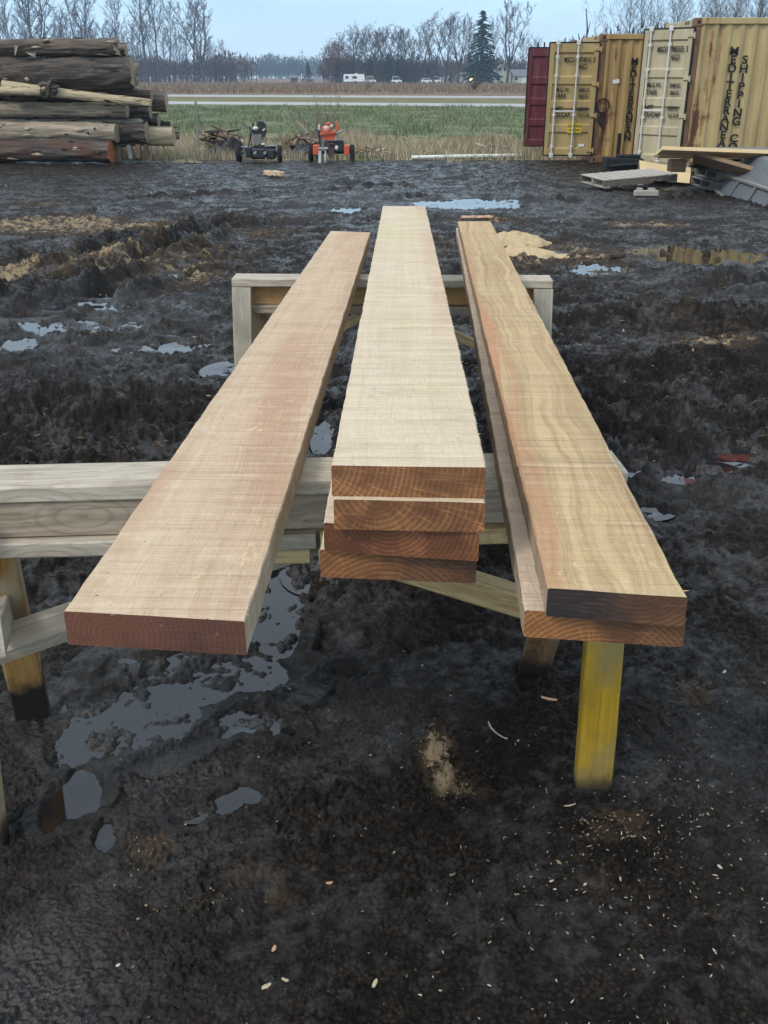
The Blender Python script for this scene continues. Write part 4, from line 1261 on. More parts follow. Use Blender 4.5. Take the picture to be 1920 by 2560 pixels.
def slab(name, label, cat, pts, th, mats, group=None):
    """flat piece given by an outline in world space; thickness away from the camera"""
    P = [Vector(p) for p in pts]
    n = sum(((P[i] - P[0]).cross(P[i + 1] - P[0]) for i in range(1, len(P) - 1)), Vector()).normalized()
    m = MB(); k = len(P); o0 = sum(P, Vector()) / k
    vs = [p - o0 for p in P] + [p - o0 - n * th for p in P]
    m.add(vs, [tuple(range(k))], 0); m.add(vs, [tuple(range(2 * k - 1, k - 1, -1))] + [(i + k, (i + 1) % k + k, (i + 1) % k, i) for i in range(k)], 1)
    ob = m.build(name, mats); ob.location = o0
    return tag(ob, label, cat, group)


ys = ps2.y + .45
SLB = plain('slab_bark_edge', (.16, .10, .055), .85, .2)
slab('wood_slab', 'broad fresh yellow slab standing on edge against the pallets', 'slab', [VY(1388, 388, ys - .1), VY(1440, 391, ys - .1), VY(1489, 396, ys - .1), VY(1492, 375, ys + .05), VY(1492, 362, ys + .1), VY(1440, 356, ys + .1), VY(1381, 346, ys + .1), VY(1382, 362, ys + .05)], .05, [FRESHW2, SLB])
zt_ = pz + 4 * .165
yb_ = pst.y + 1.2


def longboard(label, a, b, w, th, mat, roll=0.0, group='boards lying across the pallet stack'):
    a, b = Vector(a), Vector(b); L = (b - a).length; m = MB()
    m.box((0, L / 2, 0), (w, L, th), bev=.004)
    ob = m.build('rough_board', mat)
    y_ = (b - a).normalized(); z_ = Vector((0, math.sin(roll), math.cos(roll))); z_ = (z_ - y_ * z_.dot(y_)).normalized(); x_ = y_.cross(z_)
    M = Matrix((x_, y_, z_)).transposed().to_4x4(); M.translation = a; ob.matrix_basis = M
    return tag(ob, label, 'board', group)


REDW = plain('brown_rough_board', (.23, .15, .095), .8, .2, .3, 6); GRYW = plain('grey_rough_board', (.36, .335, .30), .8, .2, .25, 6); SHADW = plain('dark_brown_board', (.10, .065, .045), .8, .2, .3, 6)
longboard('pale fresh board on top of the pile, reaching out farthest to the left', VY(1424, 326, yb_ - .5), VY(1705, 336, yb_ - .6), .42, .06, FRESHW2, .28)
longboard('thin brown board just under the pale top one', VY(1418, 338, yb_ - .2), VY(1690, 342, yb_), .30, .03, REDW)
longboard('brown slab sloping down to the right over the grey bucket', VY(1498, 338, yb_ - .35), VY(1690, 392, yb_ - 1.0), .36, .07, REDW, .5)
longboard('dark slab hidden beneath the sloping brown one', VY(1500, 350, yb_), VY(1680, 380, yb_ + .2), .4, .08, SHADW, .3)
longboard('grey board with wavy edge at the right of the pile', VY(1580, 342, yb_ + .2), VY(1720, 348, yb_ + .2), .5, .03, GRYW, .45)
longboard('short grey board end lower in the pile at the right edge', VY(1610, 358, yb_ + .1), VY(1720, 366, yb_ + .1), .34, .05, GRYW, .3)
m = MB(); m.box((0, 0, .14), (.26, .26, .2), bev=.01); ob = m.build('timber_block', REDW); pq = VY(1462, 356, yb_ - .1); ob.location = (pq.x, pq.y, pq.z - .15); tag(ob, 'square brown timber under the left end of the long boards', 'timber')

# grey steel loader bucket, turned over at the right edge
BUCK = plain('scuffed_grey_steel', (.105, .115, .125), .55, .5, .35, 5); BUCKL = plain('bare_steel_edge', (.2, .19, .17), .5, .5, .3, 9)
bl_, br_ = G(1536, 412), G(1640, 446)
bk_o = thing('loader_bucket', 'upturned scuffed grey steel bucket in front of the pallet stack at the right edge', 'bucket', bl_)
ux = (br_ - bl_); ux.z = 0; bl = ux.length; ux.normalize(); uyv = Vector((-ux.y, ux.x, 0))
bk_o.rotation_euler = (0, 0, math.atan2(ux.y, ux.x))
hh = .60
m = MB(); m.add([(0, 0, 0), (bl, 0, -.12), (bl + .12, .16, .26), (.12, .16, .30), (0.04, .2, .0), (bl, .2, -.05)], [(0, 1, 2, 3), (0, 4, 5, 1), (0, 3, 4)]); m.build('lower_panel', BUCK, bk_o)
m = MB(); m.add([(.10, .15, .30), (bl + .35, .13, .26), (bl + .42, .35, .62), (.75, .45, .62), (.30, .40, .66), (.05, .30, .40)], [(0, 1, 2, 3, 4, 5)])
m.add([(.75, .45, .62), (bl + .42, .35, .62), (bl + .42, .9, .60), (.3, .9, .62), (.30, .40, .66)], [(0, 1, 2, 3, 4)]); m.build('back_plate', BUCK, bk_o)
for a in (.0, .36, .70, 1.0):
    m = MB(); xx = a * bl; m.add([(xx - .03, -.02, -.12 * a), (xx + .10, -.02, -.12 * a), (xx + .20, .12, .28), (xx + .06, .12, .28), (xx - .03, .05, -.12 * a), (xx + .10, .05, -.12 * a), (xx + .20, .19, .28), (xx + .06, .19, .28)], [(0, 1, 2, 3), (0, 3, 7, 4), (1, 5, 6, 2)]); m.build('rib', BUCK, bk_o)
m = MB(); m.box((bl * .5 + .1, .13, .285), (bl + .2, .05, .05), bev=.01); m.build('cross_bar', BUCKL, bk_o)
m = MB(); m.box((bl * .5, -.02, -.07), (bl, .06, .05), Matrix.Rotation(.12, 3, 'Y'), bev=.01); m.build('cutting_edge', BUCKL, bk_o)
m = MB(); m.tube([(bl + .18, .20, .42), (bl + .18, .165, .40)], .06, 12); m.tube([(bl + .02, .2, .42), (bl + .02, .165, .40)], .05, 12); m.build('bolt_plate', BUCKL, bk_o)
m = MB(); m.box((.25, .5, .55), (.5, .3, .08), bev=.02); m.build('side_lip', BUCK, bk_o)
# two short black posts in front of the containers
for vx, vy, hh_, lb in ((1332, 356, .75, 'short black post in front of the ochre container'), (1372, 352, .7, 'short black post close to the cream door')):
    p = G(vx, vy + 6); m = MB(); m.box((0, 0, hh_ / 2 - .1), (.075, .075, hh_ + .2), bev=.006); m.box((0, 0, .06), (.2, .16, .1), bev=.01)
    ob = m.build('metal_post', RUBBER); ob.location = p; tag(ob, lb, 'post')
p = G(1355, 372); m = MB(); m.box((0, 0, .12), (.85, .4, .3), Matrix.Rotation(.03, 3, 'Y'), bev=.03); m.box((.1, -.05, .3), (.5, .25, .07), bev=.02); m.tube([(-.35, -.24, .1), (.38, -.24, .16)], .04, 8)
ob = m.build('steel_box', RUBBER); ob.location = p + Vector((0, .5, 0)); tag(ob, 'low black steel box behind the leaning slab, at the foot of the containers', 'box')
# ------------------------------------------------------------------ log pile


def bark(name, a, b, light, peel=.0, peelc=(.36, .30, .22), red=0.0):
    t = NT(name)
    n = t.noise(t.map(scale=(.8, 8, 8)), 1.3, 8, .70); n2 = t.noise(t.map(scale=(.9, 5, 5)), 1.3, 5, .62); n3 = t.noise(t.map(scale=(1.2, 9, 9), loc=(3, 1, 2)), 1.6, 5, .6)
    c = t.mix(t.step(n, .3, .7), a, b)
    c = t.mix(t.math('MULTIPLY', t.step(n3, .5, .7), .45), c, light)
    c = t.mix(t.step(t.noise(t.map(scale=(.35, 6, 6), loc=(7, 2, 4)), 1.2, 5, .7), .56, .64, 0, .8), c, tuple(v * .35 for v in a))
    c = t.mix(t.step(t.noise(t.map(scale=(.5, 5, 5), loc=(1, 8, 4)), 1.2, 5, .7), .57, .66, 0, .7), c, light)
    if red: c = t.mix(t.step(t.noise(t.map(scale=(.6, 2, 2), loc=(0, 5, 0)), 1.5, 4), .46, .64, 0, red), c, (.12, .048, .030))
    if peel: c = t.mix(t.step(n2, .62 - peel * .3, .70 - peel * .3), c, t.mix(n, tuple(v * .7 for v in peelc), peelc))
    return t.out(c, .85, .25, t.bump(t.math('ADD', n, t.math('MULTIPLY', n2, .6)), 1.0, .06))


def cutface(name, a, b):
    t = NT(name)
    x, y, z = t.xyz()
    r = t.math('SQRT', t.math('ADD', t.math('MULTIPLY', y, y), t.math('MULTIPLY', z, z)))
    ring = t.math('SINE', t.math('ADD', t.math('MULTIPLY', r, 150), t.math('MULTIPLY', t.noise(scale=6, detail=3), 6)))
    c = t.mix(t.step(ring, -1, 1, .1, .8), a, b); c = t.mix(t.step(t.noise(scale=7, detail=4), .45, .7, 0, .6), c, tuple(v * .6 for v in a))
    return t.out(c, .8, .2)


BK = [bark('dark_wet_bark', (.042, .034, .028), (.115, .094, .077), (.20, .17, .14)), bark('grey_brown_bark', (0.065, 0.049, 0.039), (0.169, 0.127, 0.098), (0.260, 0.215, 0.169)),
      bark('peeled_pale_log', (.17, .135, .10), (.34, .28, .21), (.45, .40, .34), .5, (.46, .375, .27)), bark('silver_weathered_log', (.14, .125, .11), (.33, .305, .275), (.50, .47, .43), .4, (.42, .35, .25)),
      bark('yellow_debarked_log', (.40, .31, .19), (.54, .44, .29), (.58, .50, .36)), bark('reddish_bark', (.045, .035, .03), (.12, .10, .085), (.17, .15, .13), red=.6), bark('ridged_bark', (.06, .048, .04), (.19, .155, .12), (.26, .22, .18))]
CF = [cutface('pale_cut_face', (.34, .25, .15), (.46, .36, .23)), cutface('red_cut_face', (.30, .10, .045), (.40, .15, .07)), cutface('grey_cut_face', (.24, .19, .14), (.34, .28, .21))]


FLK = [plain('lifted_bark', (.035, .028, .023), .9, .2, .3, 9), plain('torn_wood_strip', (.38, .31, .22), .85, .2, .3, 9)]


def log(label, vx, vy0, vy1, Y, length, mat, cf, taper=.0, slope=0.0, yaw=0.0, group='logs in the pile', rough=.04, broken=0.0, seed=0, name='log'):
    """right end at view x, top and bottom of that end at view y; body runs to the left"""
    a, b = VY(vx, vy0, Y), VY(vx, vy1, Y)
    r = (a.z - b.z) / 2; c = (a + b) / 2
    g = random.Random(seed + 40); m = MB(); n = 40; ns = max(6, int(length / .08))
    d = Vector((-math.cos(yaw), math.sin(yaw), slope)).normalized()
    up = Vector((0, 0, 1)); sx_ = d.cross(up).normalized(); up = sx_.cross(d)
    vs = []
    ph = [g.uniform(0, 6.28) for _ in range(5)]
    th = np.arange(n) * 2 * math.pi / n
    for i in range(ns + 1):
        s = length * i / ns
        rr = r * (1 + taper * s / length) * (1 - .075 * (1 - np.abs(perlin(th * 4.1 + seed, th * 0 + s * .55, seed + 21)) * 1.6) ** 3 * (rough > .03) + .05 * fbm(np.cos(th) * 3 + seed, np.sin(th) * 3 + s * 2.4, 3, seed + 33) + .035 * np.abs(perlin(th * 3.2 + seed, th * 0 + s * .7, seed + 9)) * (1 + 8 * rough) - .02 + rough * 1.6 * fbm(np.cos(th) * 1.2 + 5 + seed, np.sin(th) * 1.2 + s * .9, 3, seed) + rough * .8 * perlin(th * 5 + seed, th * 0 + s * 2.2, seed + 3))
        cc = Vector((-s, .02 * math.sin(s * .8 + ph[0]), .025 * math.sin(s * .6 + ph[1]) * min(1, s)))
        br = broken * r * (.6 * np.sin(th * 2 + ph[2]) + .5 * np.sin(th * 5 + ph[3]) + .3 * np.sin(th * 9 + ph[4])) if i == 0 else 0 * th
        for k in range(n):
            vs.append((cc.x + br[k], cc.y + rr[k] * math.cos(th[k]), cc.z + rr[k] * math.sin(th[k])))
    F = [(i * n + k, (i + 1) * n + k, (i + 1) * n + (k + 1) % n, i * n + (k + 1) % n) for i in range(ns) for k in range(n)]
    m.add(vs, F)
    for _ in range(int(length * 9)):      # lifted bark plates, splits and stubs
        k = g.randint(0, n - 1); i = g.randint(1, ns - 2); p0 = Vector(vs[i * n + k]); a_ = th[k]; rad = Vector((0, math.cos(a_), math.sin(a_))); tg = Vector((0, -math.sin(a_), math.cos(a_)))
        ln = g.uniform(.08, .5); wd = g.uniform(.012, .05); li = g.uniform(.008, .05)
        P_ = [p0 + Vector((-ln / 2, 0, 0)) - rad * .01, p0 + tg * wd + rad * .006, p0 + Vector((ln / 2, 0, 0)) + rad * li, p0 - tg * wd + rad * .006]
        m.add(P_ + [q - rad * .012 for q in P_], [(0, 1, 2, 3), (7, 6, 5, 4), (0, 3, 7, 4), (3, 2, 6, 7), (2, 1, 5, 6), (1, 0, 4, 5)], g.choice((0, 1, 1, 2)))
    rot = Matrix((-d, sx_, up)).transposed()
    if rot.determinant() < 0: rot = Matrix((-d, -sx_, up)).transposed()
    ob = m.build(name, [mat, FLK[0], FLK[1]], None, smooth=True)
    ob.rotation_euler = rot.to_euler(); ob.location = c
    # both sawn faces
    for e in (0, ns):
        f = MB(); ring = [Vector(v) for v in vs[e * n:(e + 1) * n]]; cen = sum(ring, Vector()) / n; dx = Vector((.004 if e == 0 else -.004, 0, 0))
        vv = [cen + dx * 2] + [cen + (q - cen) * .5 + dx * 1.5 for q in ring] + [q + dx for q in ring] + [q - dx * 2 for q in ring]
        ff = []
        for k in range(n):
            k2 = (k + 1) % n
            ff += [(0, 1 + k, 1 + k2), (1 + k, 1 + n + k, 1 + n + k2, 1 + k2), (1 + n + k, 1 + 2 * n + k, 1 + 2 * n + k2, 1 + n + k2)]
        f.add(vv, ff); f.build('cut_face', cf, ob)
    return tag(ob, label, 'log', group)


YF = 25.2
log('red ended log on the mud at the very bottom of the pile', 240, 303, 353, YF, 8.5, BK[5], CF[1], .12, .006, .10, seed=1)
log('peeled pale log just above the red ended one, dark cracks along it', 253, 266, 309, YF + .25, 9, BK[2], CF[2], .10, .004, .07, seed=2)
log('silver weathered log behind and above the cracked pale one', 312, 252, 292, YF + .75, 9, BK[3], CF[2], .05, .006, .03, broken=.5, seed=3)
log('dark log end sticking out between the pale logs and the yellow one', 318, 262, 309, YF + .6, 7, BK[0], CF[2], .02, .0, .02, seed=4)
log('clean yellow debarked log standing out farthest right in the pile', 375, 272, 316, YF + .9, 6, BK[4], CF[0], -.1, -.006, .0, seed=5)
log('tan stripped log in the middle of the pile', 275, 222, 255, YF + .5, 8.5, BK[2], CF[0], .18, .010, .05, seed=6)
log('dark log under the long thin pole, end sunk back in the pile', 325, 226, 258, YF + .8, 8, BK[0], CF[2], .05, .004, .02, seed=7)
log('dark log behind, lower right, with brown end', 343, 246, 278, YF + 1.2, 7, BK[0], CF[2], .05, 0, 0, seed=8)
log('grey bark log running under the big dark trunk', 328, 194, 220, YF + .9, 9, BK[1], CF[2], .05, .004, .02, seed=9)
log('ridged bark log end jutting out to the right at mid height', 360, 197, 242, YF + 1.3, 7, BK[6], CF[0], .02, -.004, -.03, seed=10)
log('big dark trunk near the top of the pile, broken right end', 287, 122, 195, YF + .45, 9.5, BK[0], CF[2], .06, .008, .05, broken=.22, rough=.07, seed=11)
log('brown log lying on top of the big dark trunk, nearest the camera', 253, 84, 122, YF + .45, 9, BK[1], CF[2], .05, -.008, .03, broken=.35, rough=.08, seed=12)
log('top log farther back, its end showing behind the brown top log', 273, 92, 124, YF + 1.0, 8, BK[1], CF[2], .05, 0, .0, seed=13)
log('small log end low at the right edge of the pile', 370, 262, 279, YF + 1.6, 3, BK[0], CF[0], 0, 0, 0, seed=14)
log('grey log stub just right of the yellow debarked log', 387, 283, 301, YF + 1.4, 2.2, BK[3], CF[2], 0, 0, 0, seed=15)
log('thin pale peeled pole lying down to the right across the middle of the pile', 326, 214, 232, YF + .15, 3.6, BK[4], CF[0], .35, .115, .03, 'poles on the log pile', seed=16, name='pole')
log('thick pale pole at the left edge ending in a knotty clump', 88, 190, 208, YF + .05, 3.5, BK[4], CF[0], .15, .05, .02, 'poles on the log pile', seed=17, name='pole')
# knotty root clump between the two poles
kn_ = VY(110, 197, YF + .1); m = MB(); g = random.Random(3)
for i in range(16):
    q = Vector((g.gauss(0, .14), g.gauss(0, .07), g.gauss(0, .07))); e = q + Vector((g.uniform(-.2, .2), g.uniform(-.1, .1), g.uniform(-.08, .16)))
    m.tube([q, (q + e) / 2 + Vector((0, 0, .03)), e], [.06, .05, .03], 7)
ob = m.build('root_clump', BK[1], smooth=True); ob.location = kn_; tag(ob, 'knotty brown root clump caught between the two pale poles', 'root clump')
for k, (vx, vy0, vy1, w) in enumerate([(256, 315, 353, .16), (282, 313, 338, .10), (300, 312, 336, .12), (318, 312, 334, .10)]):
    a, b = VY(vx, vy0, YF + .55), VY(vx, vy1, YF + .55); hgt = a.z - b.z + .06
    m = MB(); m.box((0, 0, hgt / 2), (w, .16, hgt), Matrix.Rotation([.05, -.08, .06, -.04][k], 3, 'Y'), bev=.01)
    ob = m.build('log_bearer', [REDW, GRYW, REDW, SHADW][k]); ob.location = (b.x, b.y, b.z - .06)
    tag(ob, ['wide upright wood block right of the red log end', 'thin upright block second from the red log end', 'upright block third from the red log end', 'upright block farthest right under the dark log end'][k], 'wood block', 'upright blocks under the pile')
# torn splinters and bark on the top logs
for k, (vx, vy, lb) in enumerate([(243, 88, 'pale torn splinter standing on the right end of the top log'), (34, 106, 'pale broken stub on the left of the top log'), (70, 118, 'tan strip of torn bark on the front of the top log')]):
    p = VY(vx, vy, YF + .2); m = MB()
    m.add([(-.25, 0, -.02), (-.05, -.02, -.05), (.12, 0, -.05), (.10, .02, .10), (.0, .02, .06), (-.25, .05, -.02), (-.05, .06, -.05), (.12, .06, -.05), (.10, .06, .09), (0, .06, .05)], [(0, 1, 2, 3, 4), (9, 8, 7, 6, 5), (0, 5, 6, 1), (1, 6, 7, 2), (2, 7, 8, 3), (3, 8, 9, 4), (4, 9, 5, 0)])
    ob = m.build('torn_splinter', BK[2]); ob.location = p; ob.scale = (.62, .62, .62); ob.rotation_euler = (0, [.0, -1.2, .4][k], 0); tag(ob, lb, 'splinter')

# ------------------------------------------------------------------ split wood and brush heaps
SCR = [plain('scrap_tan', (.30, .22, .14), .85, .2, .3, 12), plain('scrap_brown', (.13, .085, .05), .85, .2, .3, 12), plain('scrap_pale', (.46, .36, .25), .85, .2, .2, 12), plain('scrap_dark', (.035, .027, .022), .85, .2, .3, 12)]
g = random.Random(77); protos = []
for k in range(8):
    m = MB(); L = g.uniform(.3, .75); w = g.uniform(.05, .13)
    n = 7; vs = []
    for i in range(n):
        s = i / (n - 1); ww = w * (.55 + .6 * math.sin(math.pi * s)) * g.uniform(.8, 1.1)
        for (a, b) in ((-.5, -.2), (.5, -.25), (.45, .15), (0, .35), (-.5, .12)):
            vs.append(((s - .5) * L, a * ww + g.uniform(-.01, .01) + .12 * L * (s - .5) ** 2, b * ww))
    m.add(vs, [(i * 5 + q, i * 5 + (q + 1) % 5, i * 5 + 5 + (q + 1) % 5, i * 5 + 5 + q) for i in range(n - 1) for q in range(5)]); m.add(vs[:5], [(4, 3, 2, 1, 0)]); m.add(vs[-5:], [(0, 1, 2, 3, 4)])
    protos.append(m.mesh('wood_scrap', SCR[k % 4]))


def scraps(n, c, half, group, label, seed, height=.3):
    g = random.Random(seed)
    p0, p1 = G(c[0] - half[0], c[1]), G(c[0] + half[0], c[1])
    for i in range(n):
        a = g.random(); p = p0.lerp(p1, a); yy = p.y + .5 + abs(g.gauss(0, 1)) * half[1]
        hh_ = height * (1 - (2 * a - 1) ** 2) * g.random()
        o = link('wood_scrap', g.choice(protos)); o.location = (p.x, yy, float(base(yy)) + .05 + hh_); o.rotation_euler = (g.uniform(-.5, .5), g.uniform(-.45, .45), g.uniform(0, 6.28))
        tag(o, label, 'wood scrap', group)


scraps(70, (478, 334), (52, .5), 'scraps heaped left of the black machine', 'split wood scrap in the heap left of the black machine', 1, .62)
scraps(60, (640, 334), (45, .5), 'scraps heaped between the two machines', 'split wood scrap in the heap between the two machines', 2, .38)
scraps(30, (810, 340), (45, .4), 'scraps scattered right of the orange machine', 'split wood scrap on the ground right of the orange machine', 3, .10)
scraps(22, (1030, 334), (70, .5), 'scraps in the grass behind the white pipe', 'split wood scrap in the grass behind the white pipe', 4, .16)
m = MB(); p0, p1 = G(428, 340), G(535, 340); hm = []
for nm, (xa, xb), H_, lb in (('mud_bank', (425, 540), .42, 'low bank of dark earth under the wood scraps left of the black machine'), ('mud_bank', (600, 690), .30, 'low bank of dark earth between the two machines'), ('mud_bank', (770, 870), .16, 'low bank of dark earth right of the orange machine')):
    a, b = G(xa, 343), G(xb, 343); nx, ny = 40, 14; vs = []
    for j in range(ny):
        for i in range(nx):
            s, q = i / (nx - 1), j / (ny - 1); x = a.x + (b.x - a.x) * s; y = a.y + .3 + 1.5 * q
            z = float(base(y)) - .06 + H_ * math.sin(math.pi * s) ** .7 * math.sin(math.pi * q) ** .8 * (1 + .7 * float(fbm(np.array([x * 2.5]), np.array([y * 2.5]), 3, 8)[0]))
            vs.append((x, y, z))
    m = MB(); m.add(vs, [(j * nx + i, j * nx + i + 1, (j + 1) * nx + i + 1, (j + 1) * nx + i) for j in range(ny - 1) for i in range(nx - 1)])
    tag(m.build(nm, mud_mat, None, True), kind='structure')
TWIG = plain('dead_branch_bark', (.20, .165, .125), .85, .2, .25, 10)


def brush(label, p, h, n, spread, seed, cat='brush', mat=TWIG, thick=.012):
    g = random.Random(seed); m = MB()
    for i in range(n):
        a = g.uniform(0, 6.28); l = h * g.uniform(.5, 1.1); lean = spread * g.uniform(.1, 1)
        P = [Vector((0, 0, 0))]; d = Vector((math.cos(a) * lean, math.sin(a) * lean * .6, 1)).normalized()
        for k in range(4):
            P.append(P[-1] + d * l / 4); d = (d + Vector((g.uniform(-.25, .25), g.uniform(-.2, .2), g.uniform(-.2, .05)))).normalized()
        m.tube(P, [thick, thick * .8, thick * .6, thick * .5, thick * .3], 4, caps=False)
        for k in range(5):
            q = P[g.randint(1, 4)]; e = q + Vector((g.uniform(-.3, .3), g.uniform(-.2, .2), g.uniform(.02, .4))) * h * .45
            m.tube([q, (q + e) / 2 + Vector((0, 0, .02)), e], [thick * .5, thick * .4, thick * .2], 3, caps=False)
    ob = m.build('brush', mat); ob.location = p
    return tag(ob, label, cat)


brush('tangle of bare brush and dead branches behind the orange machine', G(690, 336) + Vector((0, 1.6, 0)), 1.5, 30, .75, 1)
brush('bare bushy stems standing left of the orange machine', G(655, 336) + Vector((0, 1.8, 0)), 1.25, 22, .9, 2)
brush('dry seed stalks standing up from the scraps beside the black machine', G(612, 338) + Vector((0, 1.0, 0)), .75, 16, .8, 3, mat=SCR[0])
for k, (v0, v1, y0, y1, lb) in enumerate([(642, 665, 262, 290, 'grey fallen branch leaning down to the right in the brush'), (648, 690, 298, 306, 'grey branch lying almost flat in the brush'), (668, 688, 318, 343, 'pale broken stick on the scrap heap left of the orange machine')]):
    a, b = VY(v0, y0, 26.6), VY(v1, y1, 26.2); m = MB(); m.tube([a - b, (a - b) * .5 + Vector((0, 0, .03)), Vector()], [.02, .03, .035], 7); ob = m.build('fallen_branch', TWIG); ob.location = b; tag(ob, lb, 'branch')
p = G(430, 320) + Vector((0, .0, 0)); p = VY(430, 318, 28.5)
m = MB(); hh_ = VY(430, 219, 28.5).z - p.z; m.box((0, 0, hh_ / 2 - .1), (.035, .035, hh_ + .2)); m.box((0, -.02, hh_ / 2 - .1), (.06, .006, hh_ + .2)); ob = m.build('fence_post', plain('grey_post', (.20, .20, .19), .7)); ob.location = p; tag(ob, 'thin grey post standing in the dry grass right of the log pile', 'post')
flat_piece('wood_slab_piece', 'pale split piece standing in the scrap heap at its left end', 'wood piece', 440, 338, .5, .16, .06, .9, SCR[2], 61)

# ------------------------------------------------------------------ the two wheeled machines
TYRE = plain('black_tyre', (.02, .02, .021), .8, .3, .2, 20); RIMM = plain('machine_rim', (.42, .42, .40), .5, .5); ORNG = plain('orange_machine_paint', (.56, .095, .035), .45, .5, .15, 6, bump=.05)
BLKM = plain('black_machine_paint', (.02, .022, .026), .4, .5, .3, 10, bump=.05); GRYM = plain('grey_machine_steel', (.26, .28, .29), .5, .5, .2, 10); DOME = plain('pale_recoil_cover', (.58, .56, .52), .4, .5, .1); DOMEP = plain('pink_white_cover', (.62, .42, .38), .4, .5, .1)
ENG = plain('dirty_engine_block', (.075, .05, .045), .6, .4, .4, 20)


def mwheel(o, x, y, r, w, rim):
    m = MB(); n = 24; prof = [(-w / 2 + .01, r * .60), (-w / 2, r * .72), (-w / 2 + .004, r * .9), (-w / 4, r), (w / 4, r), (w / 2 - .004, r * .9), (w / 2, r * .72), (w / 2 - .01, r * .60)]
    vs = [(x + a, y + b * math.cos(k * 2 * math.pi / n), r + b * math.sin(k * 2 * math.pi / n)) for k in range(n) for a, b in prof]; q = len(prof)
    m.add(vs, [(k * q + i, k * q + i + 1, ((k + 1) % n) * q + i + 1, ((k + 1) % n) * q + i) for k in range(n) for i in range(q - 1)])
    for k in range(n): 
        a = k * 2 * math.pi / n; m.box((x, y + math.cos(a) * r, r + math.sin(a) * r), (w * .8, .02, .016), Matrix.Rotation(a - math.pi / 2, 3, 'X'))
    wo = m.build('wheel', TYRE, o, True)
    m = MB(); m.tube([(x - w * .35, y, r), (x + w * .35, y, r)], r * .6, 18); m.tube([(x - w * .5, y, r), (x + w * .5, y, r)], r * .2, 10); m.build('rim', rim, wo)


def mx(o, k, b0):   # pixel of the enlarged view -> local metres
    return 0


g0 = G(716, 350); sc = 25.2 * .1206 / 2400 * (.93)        # metres per enlarged pixel
sc = (.91 * g0.y + .8) * .12056 / 2400
o = thing('wheeled_machine', 'orange two wheeled yard machine with its engine carried high in the middle', 'machine', g0)
X = lambda px: (px - 1078) * sc
Z = lambda py_: (1040 - py_) * sc


def part(o, nm, mat, polys, y0, y1, bev=None, smooth=False):
    m = MB()
    for pl in polys: m.prism([(X(a), Z(b)) for a, b in pl], y0, y1)
    return m.build(nm, mat, o)


r_ = 160 * sc
mwheel(o, X(640), .35, r_ * 1.05, 95 * sc, RIMM); mwheel(o, X(1505), .35, r_ * .98, 95 * sc, RIMM)
m = MB(); m.tube([(X(600), .35, r_), (X(1560), .35, r_)], .025, 8); m.box((X(1080), .35, r_ + .02), (X(1440) - X(700), .12, .07), bev=.01); m.build('axle', BLKM, o)
for a, b in ((690, 825), (1335, 1452)):
    m = MB(); m.box(((X(a) + X(b)) / 2, .28, (Z(722) + Z(912)) / 2), (X(b) - X(a), .30, Z(722) - Z(912)), bev=.012); m.build('side_box', ORNG, o)
part(o, 'chute', ORNG, [[(858, 498), (1170, 470), (1175, 540), (1120, 612), (930, 622), (905, 580)]], .05, .35)
part(o, 'deck_rim', ORNG, [[(850, 490), (1090, 462), (1175, 440), (1178, 478), (860, 520)]], .0, .40)
m = MB(); m.box((X(985), .22, Z(425)), (X(1085) - X(885), .26, Z(355) - Z(495)), bev=.025); m.build('engine_housing', ORNG, o)
m = MB(); m.tube([(X(985), .10, Z(395)), (X(985), .04, Z(392))], 58 * sc, 18); m.ball((X(985), .05, Z(392)), 56 * sc, 14, sc=(1, .5, .8)); m.build('recoil_cover', DOMEP, o)
m = MB(); m.box((X(1018), .22, Z(308)), (X(1070) - X(966), .16, Z(285) - Z(332)), bev=.018); m.build('fuel_tank', ORNG, o)
m = MB(); m.tube([(X(1155), .2, Z(470)), (X(1205), .2, Z(430)), (X(1212), .2, Z(350)), (X(1185), .2, Z(295)), (X(1150), .2, Z(288))], [30 * sc, 30 * sc, 26 * sc, 24 * sc, 20 * sc], 10); m.build('guard_arm', ORNG, o)
m = MB(); m.box((X(1088), .18, Z(345)), (48 * sc, .1, 52 * sc), bev=.01); m.build('air_filter', DOME, o)
m = MB(); m.box((X(838), .12, Z(560)), (40 * sc, .06, Z(425) - Z(700)), bev=.006); m.build('upright_post', BLKM, o)
m = MB(); m.tube([(X(835), .1, Z(425)), (X(835), .1, Z(335))], 20 * sc, 10); m.ball((X(835), .1, Z(345)), 24 * sc, 10); m.build('post_cap', DOME, o)
m = MB(); m.tube([(X(760), .1, Z(428)), (X(845), .1, Z(440))], 14 * sc, 8); m.tube([(X(770), .1, Z(475)), (X(845), .1, Z(480))], 13 * sc, 8); m.build('hose', BLKM, o)
m = MB(); m.tube([(X(1185), .15, Z(520)), (X(1250), .12, Z(462)), (X(1330), .1, Z(428))], [22 * sc, 18 * sc, 14 * sc], 8); m.build('control_lever', GRYM, o)
m = MB(); m.box((X(1090), .3, Z(740)), (X(1230) - X(960), .34, Z(650) - Z(850)), bev=.03); m.tube([(X(1000), .1, Z(700)), (X(1130), .08, Z(690)), (X(1180), .1, Z(780))], 14 * sc, 7); m.tube([(X(960), .1, Z(660)), (X(1050), .08, Z(760)), (X(1120), .1, Z(820))], 12 * sc, 7); m.build('gearbox', ENG, o)
m = MB(); m.tube([(X(1070), .2, Z(870)), (X(1070), -.02, Z(870))], 75 * sc, 16); m.build('pulley', ENG, o)
m = MB(); m.box((X(1250), .28, Z(745)), (X(1325) - X(1165), .32, Z(640) - Z(890)), bev=.03); m.box((X(1235), .25, Z(655)), (X(1330) - X(1140), .28, .03), bev=.008); m.build('engine_block', BLKM, o)
